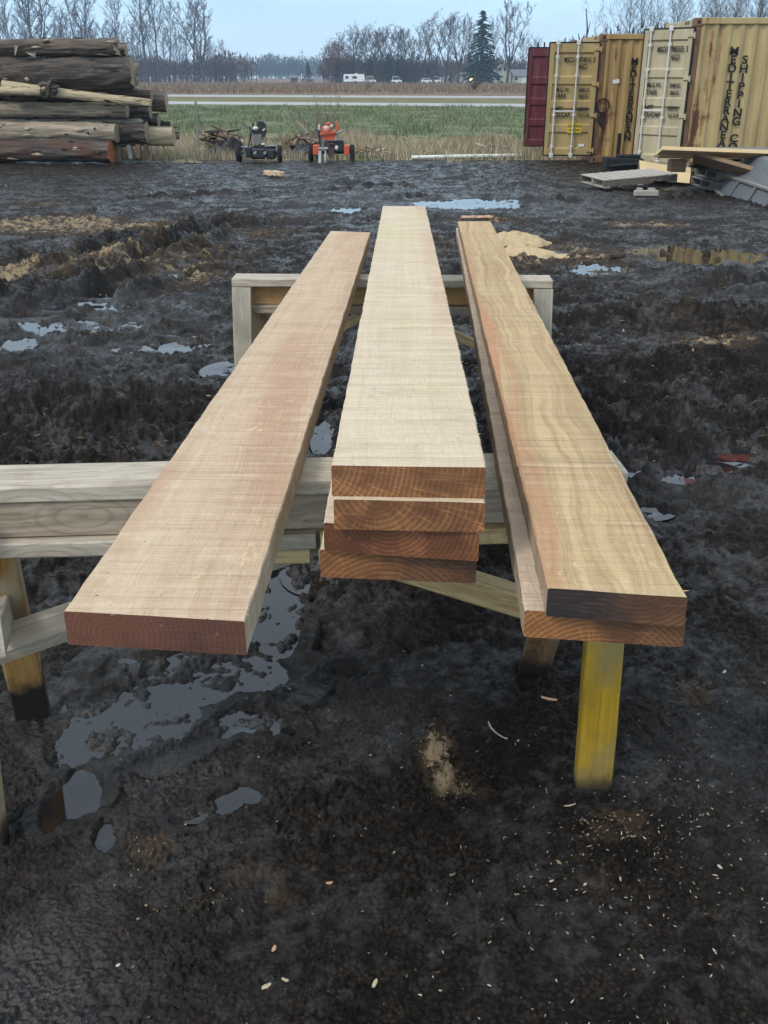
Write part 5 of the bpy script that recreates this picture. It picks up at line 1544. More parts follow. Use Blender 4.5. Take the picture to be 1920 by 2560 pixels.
m = MB(); m.ball((X(1188), .08, Z(772)), 42 * sc, 12, sc=(.85, .8, 1.2)); m.build('oil_filter', DOME, o)
m = MB(); m.box((X(915), -.02, Z(775)), (X(1020) - X(810), .12, 46 * sc), bev=.012); m.build('hitch_plate', GRYM, o)
for a, b, w, yy in ((848, 1105, 56, -.40), (960, 1060, 32, -.30)):
    m = MB(); m.add([Vector((X(a) - w * sc / 2, -.02, Z(790))), Vector((X(a) + w * sc / 2, -.02, Z(790))), Vector((X(a) + w * sc / 2, yy, -.03)), Vector((X(a) - w * sc / 2, yy, -.03)), Vector((X(a) - w * sc / 2, .04, Z(790))), Vector((X(a) + w * sc / 2, .04, Z(790))), Vector((X(a) + w * sc / 2, yy + .05, -.03)), Vector((X(a) - w * sc / 2, yy + .05, -.03))],
                    [(3, 2, 1, 0), (4, 5, 6, 7), (0, 1, 5, 4), (1, 2, 6, 5), (2, 3, 7, 6), (3, 0, 4, 7)]); m.build('stand_leg', GRYM, o)
m = MB(); m.box((X(900), .2, Z(690)), (60 * sc, .1, 120 * sc), bev=.008); m.box((X(985), .22, Z(640)), (110 * sc, .16, 50 * sc), bev=.01); m.build('tilt_bracket', GRYM, o)

g0 = G(560, 350); sc = (.91 * g0.y + .8) * .12056 / 2400
o = thing('wheeled_machine', 'black two wheeled yard machine, the darker one beside the wood scraps', 'machine', g0)
X = lambda px: (px - 760) * sc
Z = lambda py_: (915 - py_) * sc
mwheel(o, X(338), .1, 170 * sc, 110 * sc, DOME); mwheel(o, X(1185), .1, 155 * sc, 95 * sc, RIMM)
m = MB(); m.tube([(X(330), .1, Z(745)), (X(1190), .1, Z(750))], .03, 8); m.box((X(760), .1, Z(640)), (X(1130) - X(420), .07, .06), bev=.01); m.build('axle', BLKM, o)
m = MB(); m.box((X(740), .15, Z(750)), (X(920) - X(600), .42, Z(640) - Z(860)), bev=.05); m.build('body', BLKM, o)
m = MB(); m.box((X(1010), .15, Z(760)), (X(1110) - X(920), .36, Z(660) - Z(860)), bev=.04); m.build('side_pod', BLKM, o)
m = MB(); m.box((X(545), .05, Z(720)), (X(620) - X(480), .32, Z(640) - Z(840)), bev=.03); m.build('side_pod', BLKM, o)
for a in (690, 895):
    m = MB(); m.add([(X(a - 35), -.075, Z(720)), (X(a + 30), -.075, Z(690)), (X(a + 25), -.075, Z(740)), (X(a - 20), -.075, Z(775)), (X(a - 35), -.05, Z(720)), (X(a + 30), -.05, Z(690)), (X(a + 25), -.05, Z(740)), (X(a - 20), -.05, Z(775))], [(3, 2, 1, 0), (4, 5, 6, 7), (0, 1, 5, 4), (1, 2, 6, 5), (2, 3, 7, 6), (3, 0, 4, 7)]); m.build('warning_decal', plain('faded_decal_panel', (.30, .28, .22), .6), o)
part(o, 'chute', plain('grey_brown_chute', (.17, .155, .14), .6, .4, .2), [[(640, 380), (835, 370), (830, 500), (770, 580), (690, 610), (655, 520)]], .02, .3)
m = MB(); m.prism([(X(a), Z(b)) for a, b in [(745, 135), (880, 130), (915, 180), (920, 330), (880, 440), (830, 430), (735, 260)]], .05, .32); m.build('engine_cowl', BLKM, o)
m = MB(); m.box((X(740), .15, Z(310)), (X(830) - X(640), .24, Z(240) - Z(385)), bev=.03); m.build('engine_block', BLKM, o)
m = MB(); m.ball((X(715), .03, Z(268)), 62 * sc, 14, sc=(1, .6, .65)); m.build('recoil_cover', DOME, o)
m = MB(); m.box((X(882), .04, Z(292)), (70 * sc, .02, 32 * sc), Matrix.Rotation(-.6, 3, 'Y'), bev=.004); m.build('decal_strip', DOMEP, o)
m = MB(); m.tube([(X(662), .1, Z(250)), (X(660), .1, Z(160))], 20 * sc, 8); m.build('exhaust', BLKM, o)
m = MB(); m.tube([(X(612), .0, Z(230)), (X(600), .0, Z(420)), (X(550), .0, Z(620))], 14 * sc, 8); m.build('handle_pole', BLKM, o)
m = MB(); m.tube([(X(640), .05, Z(300)), (X(605), .05, Z(470)), (X(612), .05, Z(600))], 10 * sc, 8); m.build('handle_pole', BLKM, o)
m = MB(); m.tube([(X(482), .0, Z(195)), (X(560), .0, Z(245)), (X(612), .0, Z(262))], 9 * sc, 7); m.build('control_lever', BLKM, o)
m = MB(); m.add([(X(440), -.05, Z(640)), (X(490), -.05, Z(640)), (X(560), -.35, -.1), (X(520), -.35, -.1), (X(440), -.01, Z(640)), (X(490), -.01, Z(640)), (X(560), -.31, -.1), (X(520), -.31, -.1)], [(3, 2, 1, 0), (4, 5, 6, 7), (0, 1, 5, 4), (1, 2, 6, 5), (2, 3, 7, 6), (3, 0, 4, 7)]); m.build('stand_leg', BLKM, o)
for a, b, c_ in ((400, 600, 625), (945, 1130, 600)):
    m = MB(); m.box(((X(a) + X(b)) / 2, .05, Z(c_)), (X(b) - X(a), .08, 18 * sc), bev=.006); m.build('frame_bar', GRYM, o)
m = MB(); m.box((X(850), .05, Z(572)), (70 * sc, .06, 36 * sc), bev=.01); m.build('engine_cap', DOME, o)
m = MB(); m.tube([(X(850), .05, Z(580)), (X(850), .05, Z(650))], .02, 8); m.box((X(760), .12, Z(610)), (200 * sc, .2, 70 * sc), bev=.02); m.build('tilt_bracket', BLKM, o)
# ------------------------------------------------------------------ trees
TRUNKM = plain('tree_trunk_bark', (.075, .062, .055), .9, .15, .25, 2)
TWIGM = plain('bare_twigs', (.075, .060, .054), .9, .1, .2, 2, bump=0)
TWIGB = plain('brown_twigs', (.095, .068, .055), .9, .1, .2, 2, bump=0)
RUSTL = [plain('rust_leaves', (.15, .075, .06), .8, .15, .3, 3, bump=0), plain('rust_leaves_dark', (.09, .05, .045), .8, .15, .3, 3, bump=0)]
NEED = [plain('dark_needles', (.018, .034, .024), .8, .15, .3, 3, bump=0), plain('green_needles', (.032, .055, .036), .8, .15, .3, 3, bump=0)]


def bare_meshes(seed, h, spread=.38, first=.25, nb=24, updraft=.35, thin=.03, fork=0, sub=7, sub2=6):
    """leafless tree: returns trunk mesh and crown mesh"""
    g = random.Random(seed); T = MB(); Cn = MB()
    stems = []

    def limb(p, d, l, n, wob, up):
        P = [p.copy()]; d = d.normalized()
        for k in range(n):
            P.append(P[-1] + d * l / n)
            d = (d + Vector((g.gauss(0, wob), g.gauss(0, wob), g.gauss(0, wob * .5) + up))).normalized()
        return P
    r0 = h * .017
    n = 9
    if fork:
        base_ = limb(Vector(), Vector((0, 0, 1)), h * first, 4, .04, .02)
        T.tube(base_, [r0 * 1.25, r0 * 1.05, r0, r0 * .95, r0 * .95], 8, caps=False)
        for k in range(fork):
            a = k * 6.28 / fork + g.uniform(-.4, .4)
            P = limb(base_[-1], Vector((math.cos(a) * .42, math.sin(a) * .42, 1)), h * (1 - first) * g.uniform(.85, 1.0), n, .06, .05)
            rr = [max(thin, r0 * .72 * (1 - i / n) ** 1.1) for i in range(n + 1)]
            T.tube(P, rr, 6, caps=False); stems.append((P, rr, h * (1 - first)))
    else:
        P = limb(Vector(), Vector((g.gauss(0, .02), g.gauss(0, .02), 1)), h, 12, .035, .04)
        rr = [max(thin, r0 * (1.25 if i == 0 else 1) * (1 - i / 12) ** .9) for i in range(13)]
        T.tube(P, rr, 8, caps=False); stems.append((P, rr, h))
    per = max(4, int(nb / len(stems)))
    for P, rr, hh in stems:
        for k in range(per):
            s = (first if not fork else .08) + (1 - (first if not fork else .08)) * ((k + g.random()) / per) ** .9
            s = min(s, .985); i = s * (len(P) - 1); i0 = int(i); q = P[i0].lerp(P[min(i0 + 1, len(P) - 1)], i - i0)
            a = k * 2.4 + g.uniform(-.5, .5)
            prof = math.sin(math.pi * min(1, .28 + .72 * (1 - s))) * .75 + .25
            l = h * spread * prof * g.uniform(.65, 1.1) * (.8 if fork else 1)
            d = Vector((math.cos(a), math.sin(a), .55 + .9 * s))
            B = limb(q, d, l, 5, .13, updraft * .35)
            br = max(thin, rr[i0] * .48)
            T_or = Cn
            T_or.tube(B, [br, br * .8, br * .62, max(thin * .8, br * .45), max(thin * .7, br * .3), thin * .6], 4, caps=False)
            for j in range(sub):
                t_ = .2 + .8 * (j + g.random()) / sub; f = t_ * 5; f0 = min(4, int(f)); q2 = B[f0].lerp(B[f0 + 1], f - f0)
                bd = (B[f0 + 1] - B[f0]).normalized()
                d2 = bd + Vector((g.gauss(0, .6), g.gauss(0, .6), g.gauss(.18, .35)))
                l2 = l * .42 * g.uniform(.6, 1.15)
                B2 = limb(q2, d2, l2, 3, .15, updraft * .25)
                b2 = max(thin * .8, br * .38)
                Cn.tube(B2, [b2, b2 * .8, b2 * .65, thin * .55], 3, caps=False)
                for w in range(sub2):
                    t3 = g.uniform(.2, 1) * 3; f0 = min(2, int(t3)); q3 = B2[f0].lerp(B2[f0 + 1], t3 - f0)
                    d3 = (B2[f0 + 1] - B2[f0]).normalized() + Vector((g.gauss(0, .55), g.gauss(0, .55), g.gauss(.15, .35)))
                    e = q3 + d3.normalized() * l2 * g.uniform(.35, .75)
                    sd = d3.cross(Vector((g.gauss(0, 1), g.gauss(0, 1), g.gauss(0, 1)))).normalized() * thin * .55
                    Cn.add([q3 - sd, q3 + sd, e + sd * .5, e - sd * .5], [(0, 1, 2, 3)])
    return T.mesh('trunk', TRUNKM, True), Cn.mesh('crown', TWIGB if seed % 3 == 0 else TWIGM)


def plant(name, label, cat, loc, tm, cm, sc=1.0, rz=0.0, group=None, wide=1.0):
    o = thing(name, label, cat, loc, rz, group); o.scale = (sc * wide, sc * wide, sc)
    link('trunk', tm, o); link('crown', cm, o)
    return o


def at_field(vx, Y, dz=0):
    p = VY(vx, 170, Y); return Vector((p.x, Y, -.42 + dz))


def height_to(vy, Y):
    return VY(830, vy, Y).z + .42


BT = [bare_meshes(s, 20, *a) for s, a in enumerate([(.30, .30, 26, .35, .055), (.26, .38, 24, .45, .06), (.34, .22, 30, .3, .055), (.24, .42, 22, .5, .055)])]
BF = [bare_meshes(10 + s, 20, sp, .24, 40, .45, .06, f) for s, (sp, f) in enumerate([(.26, 4), (.3, 3), (.24, 5)])]
ALLB = BT + BF
g = random.Random(21)
LEFTW = [(440, 8, 345, 6, 1.25), (345, -4, 350, 1, 1), (318, -8, 352, 0, 1), (300, 6, 375, 3, 1), (275, 18, 360, 2, 1), (258, 26, 380, 1, .9), (232, 20, 366, 4, 1), (210, 26, 380, 0, 1), (186, 2, 352, 5, 1.15), (160, 16, 360, 3, 1), (140, 22, 375, 1, 1),
         (118, 12, 356, 4, 1), (92, -4, 346, 4, 1.1), (76, -8, 352, 0, 1), (52, 14, 366, 2, 1), (34, 6, 358, 3, 1), (12, -4, 352, 1, 1), (-8, 6, 360, 0, 1), (366, 20, 372, 3, 1), (392, 24, 362, 1, 1), (404, 12, 354, 0, 1), (420, 30, 380, 3, .9), (466, 66, 372, 2, 1), (478, 84, 380, 3, 1),
         (456, 74, 390, 1, .9), (330, 34, 395, 2, 1), (288, 30, 398, 0, .9), (246, 36, 395, 3, 1), (198, 34, 398, 2, 1), (172, 30, 395, 1, 1), (128, 34, 398, 3, 1), (104, 26, 392, 2, 1), (64, 24, 395, 1, 1), (22, 20, 396, 2, 1), (-30, 4, 356, 5, 1), (-60, 0, 352, 4, 1), (380, 40, 400, 2, .9), (356, 30, 396, 0, 1), (432, 44, 400, 1, .9), (308, 22, 390, 1, 1)]
for k, (vx, top, Y, kind, wd) in enumerate(LEFTW):
    H_ = height_to(top, Y) * (1 if k == 0 else g.uniform(1.05, 1.25) if k in (1, 2, 5, 8, 12, 13, 16, 21) else g.choice((g.uniform(.55, .75), g.uniform(.75, .98)))); tm, cm = ALLB[kind]
    lab = 'bare grey tree in the wood behind the log pile'
    grp = 'trees in the wood behind the log pile'
    if k == 0: lab, grp = 'big wide crowned bare tree at the right end of the left wood', None
    plant('bare_tree', lab, 'tree', at_field(vx, Y), tm, cm, H_ / 20, g.uniform(0, 6.28), grp, wd * g.uniform(.85, 1.1))
MID = [(765, 68, 325, 4), (782, 66, 330, 5), (800, 72, 322, 6), (818, 64, 328, 5), (838, 66, 335, 4), (858, 64, 326, 6), (876, 70, 330, 5), (896, 84, 334, 4)]
for vx, top, Y, kind in MID:
    tm, cm = ALLB[kind]; plant('bare_tree', 'bare upright tree in the row behind the white camper', 'tree', at_field(vx, Y), tm, cm, height_to(top, Y) / 20, g.uniform(0, 6.28), 'bare trees in the row behind the camper', 1.3)
for vx, top, Y, kind, lb in [(936, 46, 300, 6, 'bare tree left of the pair beside the dark spruce'), (962, 40, 305, 5, 'bare tree in the middle between the camper row and the spruce'), (990, 34, 300, 4, 'bare tall tree just left of the dark spruce'), (1096, 8, 292, 6, 'broad bare tree between the spruce and the maroon container'),
                             (1128, 86, 320, 0, 'small bare tree behind the cream house'), (1146, 96, 322, 2, 'small bare tree hard against the maroon container'), (918, 76, 330, 0, 'thin bare tree left of the three tall bare ones'), (1012, 70, 325, 1, 'thin bare tree half hidden by the spruce'), (1062, 62, 330, 1, 'thin bare tree right of the spruce')]:
    tm, cm = ALLB[kind]; plant('bare_tree', lb, 'tree', at_field(vx, Y), tm, cm, height_to(top, Y) / 20, g.uniform(0, 6.28), None, 1.05)
# nearer trees behind the containers, twigs fine enough for their distance
BN = [bare_meshes(31, 14, .34, .22, 30, .3, .016, 3, 8, 7), bare_meshes(32, 14, .30, .3, 28, .35, .016, 0, 8, 7), bare_meshes(34, 14, .36, .2, 30, .3, .016, 4, 8, 7)]
for k, (vx, top, Y, kind, wd) in enumerate([(1318, 6, 100, 2, .8), (1400, -25, 84, 0, .9), (1352, 0, 108, 1, .9), (1445, 0, 112, 1, .9), (1480, -4, 104, 2, .8), (1520, -8, 116, 1, 1), (1552, -2, 100, 0, .8), (1585, -8, 110, 2, .8), (1620, -10, 104, 1, 1), (1650, -6, 112, 0, .8), (1690, -10, 100, 2, .8), (1432, 4, 118, 2, .7), (1508, 0, 122, 0, .7), (1568, 0, 124, 1, 1), (1605, -2, 126, 2, .7), (1640, 0, 128, 1, 1), (1376, 8, 124, 1, .8), (1536, 2, 130, 2, .8)]):
    tm, cm = BN[kind]
    plant('bare_tree', 'bare branchy tree rising behind the roofs of the yellow containers' if k != 1 else 'nearest bare tree, the thick trunk in the gap between the yellow containers', 'tree', at_field(vx, Y), tm, cm, height_to(top, Y) / 14, g.uniform(0, 6.28), 'bare trees behind the containers' if k != 1 else None, wd)
for vx, top, lb in ((1259, 18, 'tall thin dead stem sticking up behind the ochre container'), (1247, 72, 'short thin dead stem beside the tall one behind the ochre container')):
    Y = 40; hgt = height_to(top, Y); p = at_field(vx, Y); m = MB()
    m.tube([(0, 0, 0), (.05, 0, hgt * .6), (.02, 0, hgt * .85), (-.08, 0, hgt)], [.05, .045, .03, .015], 6); m.tube([(.03, 0, hgt * .78), (.12, 0, hgt * .9)], [.02, .01], 5); m.tube([(.05, 0, hgt * .6), (-.02, 0, hgt * .7)], [.02, .01], 5)
    ob = m.build('dead_stem', TRUNKM); ob.location = p; tag(ob, lb, 'dead tree')


def conifer_meshes(seed, h, w, gaps=.2, n=3800):
    g = np.random.default_rng(seed)
    T = MB(); T.tube([(0, 0, 0), (0, 0, h * .5), (0, 0, h * .98)], [h * .016, h * .01, .03], 7)
    Vs = []; Fs = []; o = 0; mi = []
    nb = int(h * 9)
    for k in range(nb):
        s = (k + g.random()) / nb
        if g.random() < gaps * s: continue
        z = h * (.05 + .94 * s); L = w * (1 - s) ** .82 * g.uniform(.62, 1.12) + .15
        a = k * 2.399 + g.uniform(-.3, .3); d = np.array([math.cos(a), math.sin(a), 0]); sdv = np.array([-d[1], d[0], 0])
        m_ = max(5, int(n / nb))
        t = g.random(m_) ** .7
        P = d[None] * (t * L)[:, None]; P[:, 2] = z + .12 * L - .38 * L * t ** 1.4
        P += sdv[None] * (g.normal(0, .16, m_) * L * (.4 + .6 * (1 - t)))[:, None]; P[:, 2] += g.normal(0, .05, m_) * L
        u = d[None] * g.uniform(.15, .4, m_)[:, None] * (h / 14) + sdv[None] * g.uniform(-.3, .3, m_)[:, None] * (h / 14); u[:, 2] -= g.uniform(0, .22, m_) * (h / 14)
        v = np.cross(u, g.normal(0, 1, (m_, 3))); v /= np.linalg.norm(v, axis=1)[:, None] + 1e-6; v *= (.10 * h / 14)
        Vs += [np.stack([P - u, P + v, P + u, P - v], 1).reshape(-1, 3)]
        Fs += [np.arange(m_ * 4).reshape(m_, 4) + o]; o += m_ * 4; mi += [(g.random(m_) < .4).astype(int)]
    return T.mesh('trunk', TRUNKM, True), np_mesh('crown', np.concatenate(Vs), np.concatenate(Fs), NEED, mi=np.concatenate(mi))


CM = [conifer_meshes(1, 20, 4.6, .32, 4600), conifer_meshes(2, 8, 2.3, .05, 2600), conifer_meshes(3, 9, 3.4, .1, 3000), conifer_meshes(4, 5, .9, 0, 1300)]
for vx, top, Y, kind, hh_, wd, lb, gp in [(1038, 22, 296, 0, 20, 1.5, 'tall dark spruce, the highest tree in the middle distance', None), (666, 134, 330, 1, 8, 1.2, 'dark conical evergreen standing alone before the far hill', None), (727, 140, 312, 1, 8, 1.25, 'dark evergreen left of the white camper', None),
                                          (800, 118, 318, 2, 9, .8, 'slim dark evergreen right of the camper', None), (838, 114, 312, 2, 9, 1.25, 'broad dark evergreen standing behind the white vehicles', None), (858, 132, 315, 2, 9, .8, 'shorter evergreen leaning on the broad dark one', None),
                                          (1030, 120, 300, 2, 9, .9, 'low dark evergreen at the foot of the tall spruce', None)] + [(vx, 152 + (k % 3) * 2, 306, 3, 5, 1.1, 'small clipped cedar in the short hedge', 'cedars in the short hedge') for k, vx in enumerate((872, 879, 886, 893, 900, 907))]:
    tm, cm = CM[kind]; plant('evergreen_tree', lb, 'tree', at_field(vx, Y), tm, cm, height_to(top, Y) / hh_, g.uniform(0, 6.28), gp, wd)


def leafy_meshes(seed, h, w, n=5200):
    g = np.random.default_rng(seed)
    tm, cm0 = bare_meshes(50 + seed, h, .26, .25, 30, .35, .055, 4)
    c = g.normal(0, 1, (46, 3)); c /= np.linalg.norm(c, axis=1)[:, None]; c *= (g.random(46) ** .45)[:, None]
    c = c * np.array([w, w, h * .40]) + np.array([0, 0, h * .56])
    k = g.integers(0, 46, n); P = c[k] + g.normal(0, 1, (n, 3)) * np.array([.85, .85, .8]) * w * .24
    u = g.normal(0, 1, (n, 3)); u /= np.linalg.norm(u, axis=1)[:, None]; v = np.cross(u, g.normal(0, 1, (n, 3))); v /= np.linalg.norm(v, axis=1)[:, None]
    sz = g.uniform(.10, .26, n)[:, None]
    Vv = np.stack([P - u * sz, P + v * sz * .6, P + u * sz, P - v * sz * .6], 1).reshape(-1, 3)
    return tm, np_mesh('crown', Vv, np.arange(n * 4).reshape(n, 4), RUSTL, mi=(k % 2))


tm, cm = leafy_meshes(1, 14, 4.4)
plant('leafy_tree', 'round reddish brown tree still in leaf, left of the camper', 'tree', at_field(726, 318), tm, cm, height_to(72, 318) / 14, 0)
tm, cm = leafy_meshes(2, 12, 3.2, 2600)
plant('leafy_tree', 'smaller reddish tree half hidden on the right of the round reddish one', 'tree', at_field(752, 324), tm, cm, height_to(108, 324) / 12, 1)
plant('leafy_tree', 'low reddish tree filling the foot of the bare row', 'tree', at_field(868, 328), tm, cm, height_to(128, 328) / 12, 2, None, 1.6)
plant('leafy_tree', 'low reddish shrub tree left of the dark evergreen by the camper', 'tree', at_field(700, 322), tm, cm, height_to(138, 322) / 12, 3, None, 1.5)


def mass(name, label, cat, n, xr, yr, hfun, col, blob, cards, seed, stem=True):
    """a wood so far off that it reads as one mass"""
    g = np.random.default_rng(seed); Vs = []; Fs = []; o = 0
    x = xr[0] + (xr[1] - xr[0]) * g.random(n); y = yr[0] + (yr[1] - yr[0]) * g.random(n)
    for i in range(n):
        H_ = hfun(x[i], y[i]) * g.uniform(.7, 1.05); w = H_ * blob * g.uniform(.7, 1.3)
        m_ = cards; q = g.normal(0, 1, (m_, 3)); q /= np.linalg.norm(q, axis=1)[:, None]; q *= (g.random(m_) ** .4)[:, None]
        P = np.array([x[i], y[i], -.4 + H_ * .48]) + q * np.array([w, w, H_ * .50])
        a = g.uniform(0, 6.28, m_); up = np.stack([np.cos(a) * .35, np.sin(a) * .35, np.ones(m_)], 1) * (H_ * g.uniform(.05, .13, m_))[:, None]
        sd = np.stack([np.sin(a), -np.cos(a), 0 * a], 1) * (H_ * g.uniform(.006, .03, m_))[:, None]
        Vs.append(np.stack([P - sd, P + sd, P + up + sd * .3, P + up - sd * .3], 1).reshape(-1, 3)); Fs.append(np.arange(m_ * 4).reshape(m_, 4) + o); o += m_ * 4
        if stem:
            r = .012 * H_; b = np.array([x[i], y[i], -.5]); t = b + np.array([g.normal(0, .02) * H_, 0, H_ * .9])
            Vs.append(np.array([b + [-r, 0, 0], b + [r, 0, 0], t + [r * .3, 0, 0], t - [r * .3, 0, 0]])); Fs.append(np.arange(4).reshape(1, 4) + o); o += 4
    return tag(link(name, np_mesh(name, np.concatenate(Vs), np.concatenate(Fs), col)), label, cat, None, 'stuff')


HAZYW = plain('far_wood', (.075, .065, .06), .9, .1, .35, .05, bump=0)
mass('distant_wood', 'far wooded ridge, blue with distance, along the horizon', 'wood', 900, (-430, 430), (720, 860), lambda x, y: 14 + 2.2 * float(fbm(np.array([x * .012]), np.array([.3]), 3, 4)[0]) - .012 * (x + 110) + (y - 720) * .02, HAZYW, .40, 150, 3)
mass('undergrowth', 'thin brown undergrowth between the trunks of the left wood', 'undergrowth', 420, (-185, -50), (352, 420), lambda x, y: 10 + 3 * float(fbm(np.array([x * .03]), np.array([.7]), 2, 5)[0]), TWIGB, .24, 46, 4)
mass('undergrowth', 'grey brown scrub behind the houses and camper', 'undergrowth', 260, (-18, 46), (332, 365), lambda x, y: 8.5, TWIGB, .34, 60, 5)
mass('undergrowth', 'bare scrub behind the containers', 'undergrowth', 150, (24, 62), (120, 140), lambda x, y: 7.5, TWIGM, .3, 46, 6)

# ------------------------------------------------------------------ camper, cars, sheds, house
WALLW = plain('white_camper_wall', (.72, .74, .74), .4, .4, .05, 1, bump=0); CREAMW = plain('cream_siding', (.58, .56, .44), .7, .3, .08, 1, bump=0); WINM = plain('dark_window', (.04, .05, .06), .15, .6, .1); ROOFM = plain('grey_shingle_roof', (.15, .15, .155), .9, .2, .15, 1); WHTM = plain('white_trim', (.68, .69, .68), .6)


def house(name, label, cat, v0, v1, vtop_wall, vtop, Y, depth, wall, roof, gable=False, wins=(), doors=()):
    a, b = at_field(v0, Y), at_field(v1, Y); w = (b - a).length; hw = height_to(vtop_wall, Y); hr = height_to(vtop, Y)
    o = thing(name, label, cat, ((a.x + b.x) / 2, Y, -.42))
    m = MB()
    if gable: m.prism([(-w / 2, 0), (w / 2, 0), (w / 2, hw), (0, hr - .15), (-w / 2, hw)], 0, depth)
    else: m.box((0, depth / 2, hw / 2), (w, depth, hw))
    m.build('wall', wall, o)
    m = MB(); t_ = .18
    if gable:
        for sg in (-1, 1): m.add([(0, -.4, hr), (0, depth + .4, hr), (sg * (w / 2 + .45), depth + .4, hw - .25), (sg * (w / 2 + .45), -.4, hw - .25), (0, -.4, hr - t_), (0, depth + .4, hr - t_), (sg * (w / 2 + .45), depth + .4, hw - .25 - t_), (sg * (w / 2 + .45), -.4, hw - .25 - t_)], [(0, 1, 2, 3), (7, 6, 5, 4), (0, 3, 7, 4), (3, 2, 6, 7), (1, 0, 4, 5), (2, 1, 5, 6)])
    else:
        m.add([(-w / 2 - .3, -.4, hw - .05), (w / 2 + .3, -.4, hw - .05), (w / 2 + .3, depth / 2, hr), (-w / 2 - .3, depth / 2, hr), (-w / 2 - .3, depth + .4, hw - .05), (w / 2 + .3, depth + .4, hw - .05)], [(0, 1, 2, 3), (3, 2, 5, 4), (0, 3, 4), (1, 5, 2)])
    m.build('roof', roof, o)
    for (x, z, ww, wh) in wins:
        m = MB(); m.box((x, -.03, z), (ww + .2, .06, wh + .2)); fr_ = m.build('window', WHTM, o); m = MB(); m.box((x, -.07, z), (ww, .03, wh)); m.build('pane', WINM, fr_)
    for (x, ww, wh) in doors:
        m = MB(); m.box((x, -.04, wh / 2), (ww, .06, wh)); m.build('door', WHTM, o)
    return o


house('house', 'cream gabled house at the right, behind the broad bare tree', 'house', 1068, 1104, 158, 139, 305, 9, CREAMW, ROOFM, True, [(-.9, 3.9, .7, 1.1), (.5, 3.9, .7, 1.1), (-1.2, 1.4, .9, 1.2)])
house('shed', 'pale shed with grey roof beside the cream house', 'shed', 1106, 1142, 164, 150, 308, 7, CREAMW, ROOFM, False, [(-1.2, 1.3, .8, .8)], [(1.0, 1.2, 2.0)])
house('garage', 'low white garage left of the tall spruce', 'garage', 992, 1030, 166, 155, 308, 7, WHTM, ROOFM, False, [], [(-1.2, 2.2, 2.0), (1.4, 2.2, 2.0)])
house('shed', 'tiny brown shed near the lone evergreen before the far hill', 'shed', 627, 640, 168, 162, 330, 4, plain('brown_shed_wall', (.14, .10, .075), .8), ROOFM, False, [], [])
yc_ = 304; a, b = at_field(742, yc_), at_field(788, yc_); w = b.x - a.x
o = thing('camper_trailer', 'white camper trailer parked in front of the bare row', 'camper', ((a.x + b.x) / 2, yc_, -.42)); hc = height_to(160, yc_)
m = MB(); m.prism([(-w / 2, .55), (w / 2, .55), (w / 2, hc * .6), (w / 2 - .25, hc), (-w / 2 + .15, hc), (-w / 2, hc * .8)], 0, 2.4); m.build('body', WALLW, o)
for x, ww in ((-w * .34, .9), (.1, 1.3)):
    m = MB(); m.box((x, -.03, hc * .66), (ww, .05, .7)); m.build('window', WINM, o)
m = MB(); m.box((-w * .1, -.03, 1.4), (.65, .05, 1.7)); m.build('door', WHTM, o)
for x in (-.5, .5):
    m = MB(); m.tube([(x, -.05, .36), (x, .2, .36)], .36, 14); m.build('wheel', TYRE, o)
m = MB(); m.box((.6, 1.2, hc + .1), (.7, .6, .2), bev=.04); m.build('roof_unit', WHTM, o)


def car(label, v0, v1, Y, mat, van=False):
    a, b = at_field(v0, Y), at_field(v1, Y); L = b.x - a.x
    o = thing('parked_car', label, 'car', ((a.x + b.x) / 2, Y, -.42)); h = 1.95 if van else 1.45
    m = MB(); m.prism([(-L / 2, .35), (L / 2, .35), (L / 2, .8), (L * .46, .95), (L * .3, 1.0), (L * .18, h), (-L * .38, h), (-L * .47, 1.0), (-L / 2, .9)], 0, 1.7); m.build('body', mat, o)
    m = MB(); m.prism([(L * .27, 1.02), (L * .17, h - .1), (-L * .36, h - .1), (-L * .43, 1.02)], -.02, .01); m.build('window', WINM, o)
    for x in (-.3, .3):
        m = MB(); m.tube([(L * x, -.03, .33), (L * x, .2, .33)], .33, 14); m.build('wheel', TYRE, o)


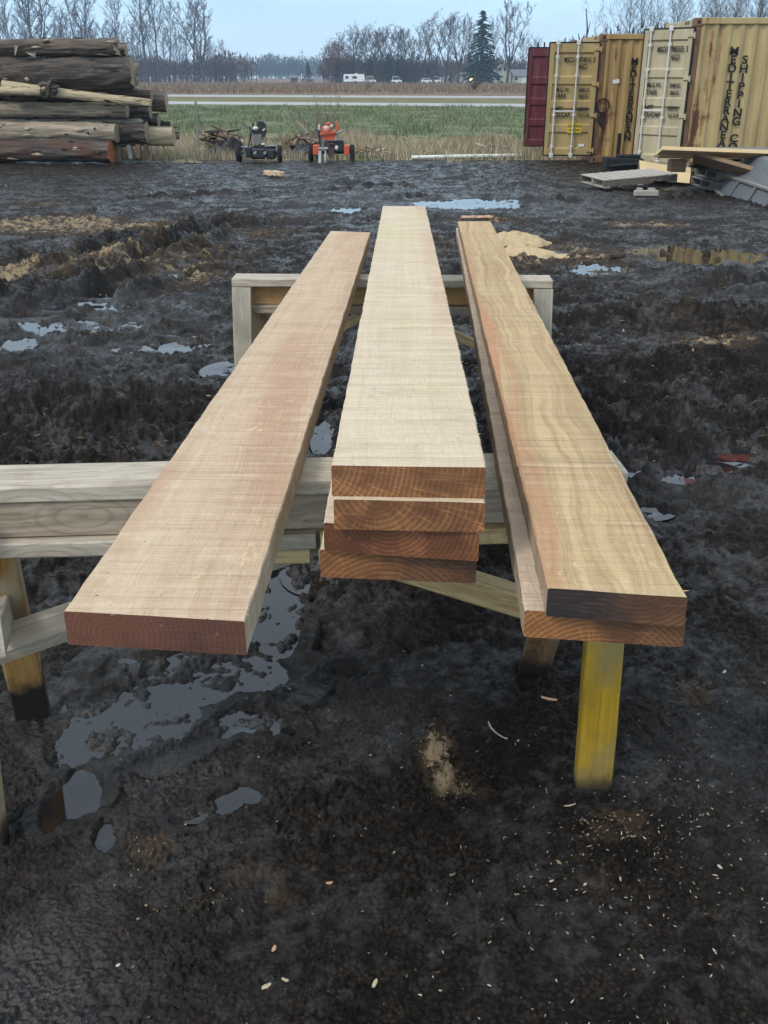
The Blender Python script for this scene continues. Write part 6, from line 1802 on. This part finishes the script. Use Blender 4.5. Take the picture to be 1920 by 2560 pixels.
car('white vehicle parked right of the broad evergreen', 846, 868, 304, WALLW, True)
car('pale vehicle just right of the camper, half behind the slim evergreen', 790, 812, 308, WALLW, True)
car('low white car parked right of the cedar hedge', 911, 934, 303, WALLW)
car('second white car behind the low one, right of the cedar hedge', 934, 952, 306, WALLW, True)
lp = at_field(1018, 300); zl = VY(1018, 172.5, 300).z
o = thing('yard_lamp', 'lit warm yard lamp glowing in front of the tall spruce', 'lamp', lp)
m = MB(); m.tube([(0, 0, 0), (0, 0, zl + .2)], .06, 8); m.build('pole', GRYM, o)
t = NT('glowing_lamp'); t.out((1, .8, .4), .5); t.b.inputs['Emission Color'].default_value = (1, .74, .32, 1); t.b.inputs['Emission Strength'].default_value = 5
m = MB(); m.ball((0, -.05, zl + .42), .45, 12); m.build('globe', t.mat, o)
pu = at_field(654, 420); hh_ = height_to(108, 420); m = MB(); m.tube([(0, 0, 0), (0, 0, hh_)], [.16, .1], 8); m.box((0, 0, hh_ - .8), (2.0, .12, .12))
ob = m.build('utility_pole', TRUNKM); ob.location = pu; tag(ob, 'thin utility pole standing before the far hill', 'pole')
brush('round leafless bush on the far roadside at the right', at_field(1024, 150), 2.6, 40, .8, 9, 'bush', TWIGB, .03)
brush('tan tuft of tall weeds beside the far road in the middle', at_field(800 - 5, 170), 2.0, 40, .7, 10, 'bush', SCR[0], .03)

# ------------------------------------------------------------------ unseen loader shape added past the right edge for the puddle's orange reflection
o = thing('unseen_loader', 'unseen orange loader arm with cream boom, added for the reflection in the right puddle', 'loader', (5.9, 11.8, -.35))
m = MB(); m.tube([(3.6, .6, 0.3), (2.6, .3, 2.6), (.4, 0, 4.2), (-1.3, -.1, 3.7)], [.22, .24, .24, .2], 8); m.build('boom', plain('cream_boom_paint', (.55, .45, .28), .5), o)
m = MB(); m.box((-1.2, -.1, 3.55), (1.3, .8, .75), Matrix.Rotation(.3, 3, 'Y'), bev=.05); m.build('grapple_head', ORNG, o)
m = MB(); m.box((.3, -.25, 3.9), (1.0, .3, .5), Matrix.Rotation(-.4, 3, 'Y'), bev=.05); m.build('cylinder_guard', ORNG, o)
m = MB(); m.box((3.9, .8, .6), (1.6, 2.0, 1.2), bev=.1); m.build('carriage', ORNG, o)

# ------------------------------------------------------------------ the damp air
HAZE = True
if HAZE:
    m = MB(); m.box((0, 480, 20), (2400, 1080, 46)); hz_o = m.build('haze', [])
    hm_ = bpy.data.materials.new('damp_air'); hm_.use_nodes = True; nt = hm_.node_tree
    nt.nodes.remove(nt.nodes['Principled BSDF']); pv = nt.nodes.new('ShaderNodeVolumePrincipled')
    pv.inputs['Color'].default_value = (.50, .74, 1.0, 1); pv.inputs['Density'].default_value = .0004
    nt.links.new(pv.outputs[0], nt.nodes['Material Output'].inputs['Volume'])
    hz_o.data.materials.clear(); hz_o.data.materials.append(hm_)
    tag(hz_o, kind='stuff')
